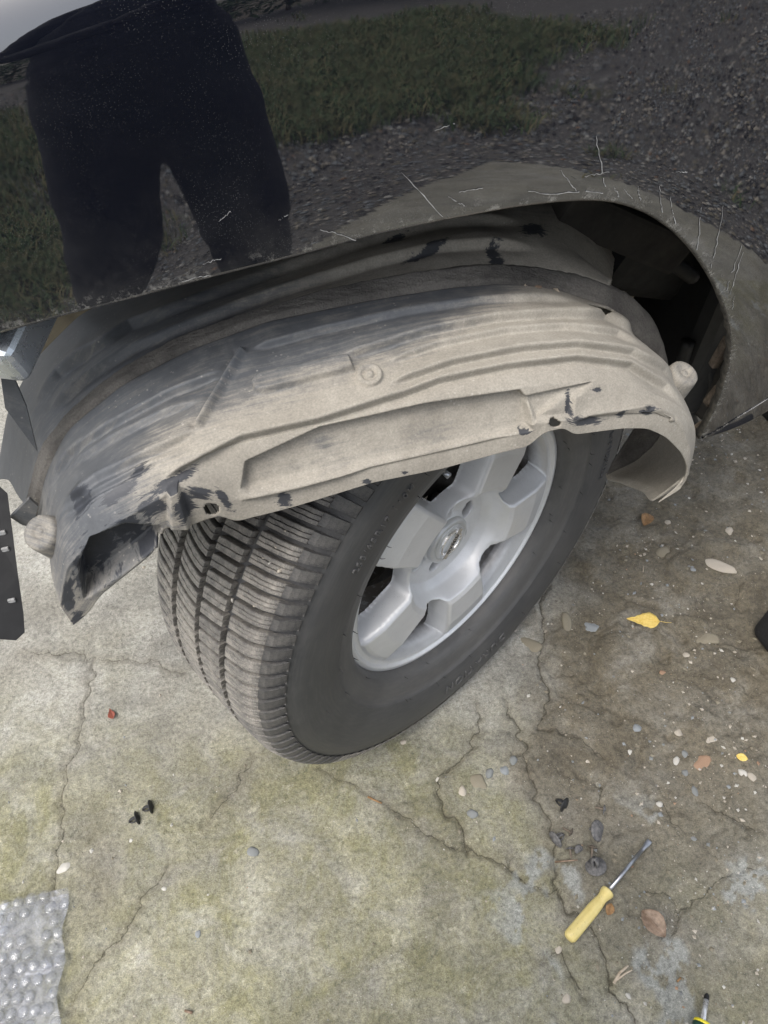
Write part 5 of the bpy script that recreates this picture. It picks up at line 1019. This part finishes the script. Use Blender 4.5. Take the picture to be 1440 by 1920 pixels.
# ------------------------------------------------------------------ the person taking the picture, mirrored in the fender
def person():
    J = {'pelvis': (-0.32, -0.93, 0.95, .205, .135), 'waist': (-0.34, -0.99, 1.10, .20, .13), 'chest': (-0.35, -1.02, 1.28, .215, .13), 'neck0': (-0.33, -1.01, 1.45, .09, .08), 'neck': (-0.325, -0.985, 1.51, .055, .055)}
    E_ = [('pelvis', 'waist'), ('waist', 'chest'), ('chest', 'neck0'), ('neck0', 'neck')]
    for sd, sx in (('l', -1), ('r', 1)):
        bx_ = -0.30
        J['hip' + sd] = (bx_ + sx * 0.115, -0.92, 0.86, .122, .12); J['thigh' + sd] = (bx_ + sx * 0.132, -0.90, 0.68, .122, .115); J['knee' + sd] = (bx_ + sx * 0.170, -0.88, 0.49, .104, .095); J['calf' + sd] = (bx_ + sx * 0.20, -0.90, 0.32, .092, .088); J['ankle' + sd] = (bx_ + sx * 0.21, -0.92, 0.11, .080, .08)
        E_ += [('pelvis', 'hip' + sd), ('hip' + sd, 'thigh' + sd), ('thigh' + sd, 'knee' + sd), ('knee' + sd, 'calf' + sd), ('calf' + sd, 'ankle' + sd)]
        J['sh' + sd] = (-0.33 + sx * 0.185, -1.01, 1.40, .080, .078); J['el' + sd] = (-0.30 + sx * 0.27, -0.97, 1.14, .060, .060); J['wr' + sd] = (-0.235 + sx * 0.095, -0.80, 1.19, .040, .038)
        E_ += [('neck0', 'sh' + sd), ('sh' + sd, 'el' + sd), ('el' + sd, 'wr' + sd)]
    names = list(J); m = bpy.data.meshes.new('body'); m.from_pydata([J[k][:3] for k in names], [(names.index(a), names.index(b)) for a, b in E_], [])
    o = bpy.data.objects.new('t', m); COL.objects.link(o); sk = o.modifiers.new('skin', 'SKIN'); sub = o.modifiers.new('sub', 'SUBSURF'); sub.levels = 4; sub.render_levels = 4
    for i, k in enumerate(names):
        m.skin_vertices[0].data[i].radius = J[k][3:5]; m.skin_vertices[0].data[i].use_root = (k == 'pelvis')
    me = bpy.data.meshes.new_from_object(o.evaluated_get(bpy.context.evaluated_depsgraph_get())); bpy.data.objects.remove(o); co = np.array([q.co[:] for q in me.vertices]); no = np.array([q.normal[:] for q in me.vertices]); dsp = 0.020 * (fbm(co[:, 0] * 14 + co[:, 2] * 9, co[:, 2] * 16 - co[:, 1] * 6, 12, 3) - 0.5)[:, None]; me.vertices.foreach_set('co', (co + no * dsp).astype(np.float32).ravel()); me.polygons.foreach_set('use_smooth', [True] * len(me.polygons)); return me
M['darkjacket'] = simple('dark_navy_cloth', (0.004, 0.005, 0.008, 1), (0.014, 0.015, 0.02, 1), 0.95, 14, bump=0.4)
M['skin'] = simple('skin', (0.42, 0.24, 0.17, 1), (0.50, 0.30, 0.22, 1), 0.5, 60, bump=0.1)
M['hair'] = simple('dark_hair', (0.012, 0.009, 0.007, 1), (0.03, 0.022, 0.016, 1), 0.6, 300, bump=0.6)
PL = Vector((-0.365, -0.92, 0.0)); pr = tag(empty('person', PL), 'person in dark jacket and trousers taking the photo, seen mirrored in the fender', 'person'); PI = Matrix.Translation(-PL)
def pp(name, m, mt, mw=None):
    o = obj(name, m, mt, pr); o.matrix_parent_inverse = PI
    if mw is not None: o.matrix_basis = mw
    return o
pp('body', person(), M['darkjacket'])
def head():
    bm = bmesh.new(); bmesh.ops.create_uvsphere(bm, u_segments=32, v_segments=24, radius=1)
    for q in bm.verts:
        x, y, z = q.co; w_ = 1 - 0.22 * max(0, -z) ** 1.5
        x *= 0.076 * w_; yy = y * 0.096 * (1 - 0.10 * max(0, -z)); zz = z * 0.118
        if y > 0:   # face forward (+y): nose, brow, eye sockets, mouth, chin
            yy += 0.020 * math.exp(-((x / 0.010) ** 2 + ((zz + 0.008) / 0.022) ** 2)) + 0.006 * math.exp(-(((zz - 0.028) / 0.010) ** 2)) * (abs(x) < 0.05) - 0.008 * math.exp(-(((abs(x) - 0.030) / 0.014) ** 2 + ((zz - 0.010) / 0.012) ** 2)) + 0.005 * math.exp(-((x / 0.022) ** 2 + ((zz + 0.055) / 0.007) ** 2)) + 0.008 * math.exp(-((x / 0.02) ** 2 + ((zz + 0.098) / 0.014) ** 2))
        else: x *= 1.0
        x += math.copysign(0.012, x) * math.exp(-(((abs(x) - 0.074) / 0.010) ** 2 + ((yy + 0.005) / 0.012) ** 2 + (zz / 0.026) ** 2))
        q.co = Vector((x, yy, zz))
    m = bpy.data.meshes.new('head'); bm.to_mesh(m); bm.free(); m.polygons.foreach_set('use_smooth', [True] * len(m.polygons)); return m
HM = Matrix.Translation((-0.32, -0.955, 1.61)) @ Matrix.Rotation(-0.45, 4, 'X')
pp('head', head(), M['skin'], HM)
def hair():
    bm = bmesh.new(); bmesh.ops.create_uvsphere(bm, u_segments=32, v_segments=20, radius=1)
    bmesh.ops.delete(bm, geom=[q for q in bm.verts if q.co.z < 0.25 - 0.9 * max(0, -q.co.y) + 0.25 * max(0, q.co.y)], context='VERTS')
    for q in bm.verts: q.co = Vector((q.co.x * 0.084, q.co.y * 0.104 - 0.003, q.co.z * 0.127 + 0.002 * math.sin(q.co.x * 60)))
    m = bpy.data.meshes.new('hair'); bm.to_mesh(m); bm.free(); return m
pp('hair', hair(), M['hair'], HM)
for sx in (-1, 1):
    pp('eye', mesh('eye', *lathe([(0.0, 0.010), (0.006, 0.008), (0.010, 0.0), (0.006, -0.008), (0.0, -0.010)], 12)), M['hair'], HM @ Matrix.Translation((sx * 0.030, 0.078, 0.010)))
    foot = []
    fx = -0.30 + sx * 0.215
    ft = mesh('shoe', *tube([(fx, -0.99, 0.045), (fx, -0.94, 0.055), (fx + sx * 0.01, -0.87, 0.048), (fx + sx * 0.02, -0.80, 0.036), (fx + sx * 0.024, -0.755, 0.028)], [0.038, 0.052, 0.048, 0.042, 0.022], 14)); pp('shoe', ft, M['blackplastic'])
phone_c = CAM - CF * 0.020 - CU * 0.045
PM = Matrix(((CR[0], CU[0], -CF[0], phone_c[0]), (CR[1], CU[1], -CF[1], phone_c[1]), (CR[2], CU[2], -CF[2], phone_c[2]), (0, 0, 0, 1)))
ph = obj('phone', box(0.072, 0.148, 0.008, (0, 0, 0), 0.0035, 3), M['blackplastic']); ph.matrix_basis = PM; tag(ph, 'black phone held up by the person taking the photo', 'phone')
for sx in (-1, 1):   # hands: palm and five bent fingers round the phone's long edges
    wr_ = Vector((-0.235 + sx * 0.095, -0.80, 1.19)); e_ = PM @ Vector((sx * 0.046, -0.025, 0.012))
    pm = tube([wr_, wr_.lerp(e_, 0.4), wr_.lerp(e_, 0.8), e_], [0.024, 0.030, 0.030, 0.018], 12); bmh = bmesh.new(); vsx = [bmh.verts.new(q) for q in pm[0]]; [bmh.faces.new([vsx[i] for i in q]) for q in pm[1]]
    for j, ln in enumerate((0.070, 0.076, 0.072, 0.060)):
        b0 = PM @ Vector((sx * 0.050, -0.050 + j * 0.020, 0.016)); b1 = PM @ Vector((sx * 0.052, -0.050 + j * 0.020, -0.006)); b2 = PM @ Vector((sx * (0.052 - ln * 0.35), -0.050 + j * 0.020, -0.012)); 
        tq = tube([wr_.lerp(e_, 0.75), b0, b1, b2], [0.010, 0.009, 0.0085, 0.0065], 8); vsx = [bmh.verts.new(q) for q in tq[0]]; [bmh.faces.new([vsx[i] for i in q]) for q in tq[1]]
    tq = tube([wr_.lerp(e_, 0.55), PM @ Vector((sx * 0.040, 0.005, 0.022)), PM @ Vector((sx * 0.022, 0.020, 0.014))], [0.012, 0.010, 0.007], 8); vsx = [bmh.verts.new(q) for q in tq[0]]; [bmh.faces.new([vsx[i] for i in q]) for q in tq[1]]
    hm_ = bpy.data.meshes.new('hand'); bmh.to_mesh(hm_); bmh.free(); pp('glove', hm_, M['blackcloth'])
# ------------------------------------------------------------------ hedge beyond the road
def hedge(x0, x1, y, h, n, seed, name, lab):
    rg = np.random.default_rng(seed); t_ = tag(empty(name, ((x0 + x1) / 2, y, 0)), lab, 'hedge'); ti = Matrix.Translation((-(x0 + x1) / 2, -y, 0))
    X = rg.uniform(x0, x1, n); Hh = h * (0.75 + 0.5 * fbm(X * 0.8, X * 0 + 3, seed, 4)); Z = Hh * rg.random(n) ** 0.8; Y = y + rg.normal(0, 0.35, n) * (1 - 0.4 * Z / Hh)
    s_ = rg.uniform(0.03, 0.075, n); a = rg.normal(size=(n, 3)); a /= np.linalg.norm(a, axis=1)[:, None]; b = np.cross(a, rg.normal(size=(n, 3))); b /= np.linalg.norm(b, axis=1)[:, None]
    P_ = np.stack([X, Y, Z], 1); V = np.stack([P_ - a * s_[:, None], P_ + b * s_[:, None] * .5, P_ + a * s_[:, None], P_ - b * s_[:, None] * .5], 1).reshape(-1, 3)
    me = mesh('foliage', V, (4 * np.arange(n)[:, None] + [0, 1, 2, 3]).tolist(), False); o = obj('foliage', me, M['hedge'], t_); o.matrix_parent_inverse = ti
    for xx in np.arange(x0 + 0.3, x1, 0.7): o = obj('stem', tube([(xx, y, -0.05), (xx + 0.05, y, h * 0.5), (xx - 0.05, y + 0.05, h * 0.9)], [0.03, 0.02, 0.008], 7), M['bark'], t_); o.matrix_parent_inverse = ti
M['hedge'] = simple('hedge_leaves', (0.02, 0.05, 0.012, 1), (0.06, 0.10, 0.028, 1), 0.6, 3)
hedge(-7, 7, -7.3, 1.3, 16000, 5, 'hedge', 'dark green hedge along the far side of the gravel road')

# dry bits caught between the felt and the liner
ll = tag(empty('leaf_litter', on_y([(1005, 541)], -0.10)[0]), 'pale dry leaf bits caught beside the felt strip on top of the liner', 'leaf litter')
for j in range(16):
    u, v = 978 + 4.4 * j + random.uniform(-4, 4), 541 + 0.16 * (4.4 * j) + random.uniform(-4, 3); p = on_y([(u, v)], -0.106)[0] + np.array([0, -0.004, 0.004])
    o = obj('leaf_bit', mesh('leaf_bit', [(-.5, -.25, 0), (.1, -.4, .1), (.6, 0, 0), (.05, .35, .12), (-.45, .2, .05)], [(0, 1, 2, 3, 4)], False), M['palewood'] if j % 3 else M['bark'], ll); o.matrix_parent_inverse = Matrix.Translation(-Vector(ll.location)); o.location = p
    k_ = random.uniform(0.005, 0.012); o.scale = (k_, k_ * 0.7, k_); o.rotation_euler = [random.uniform(-.8, .8), random.uniform(-.8, .8), random.random() * 6]
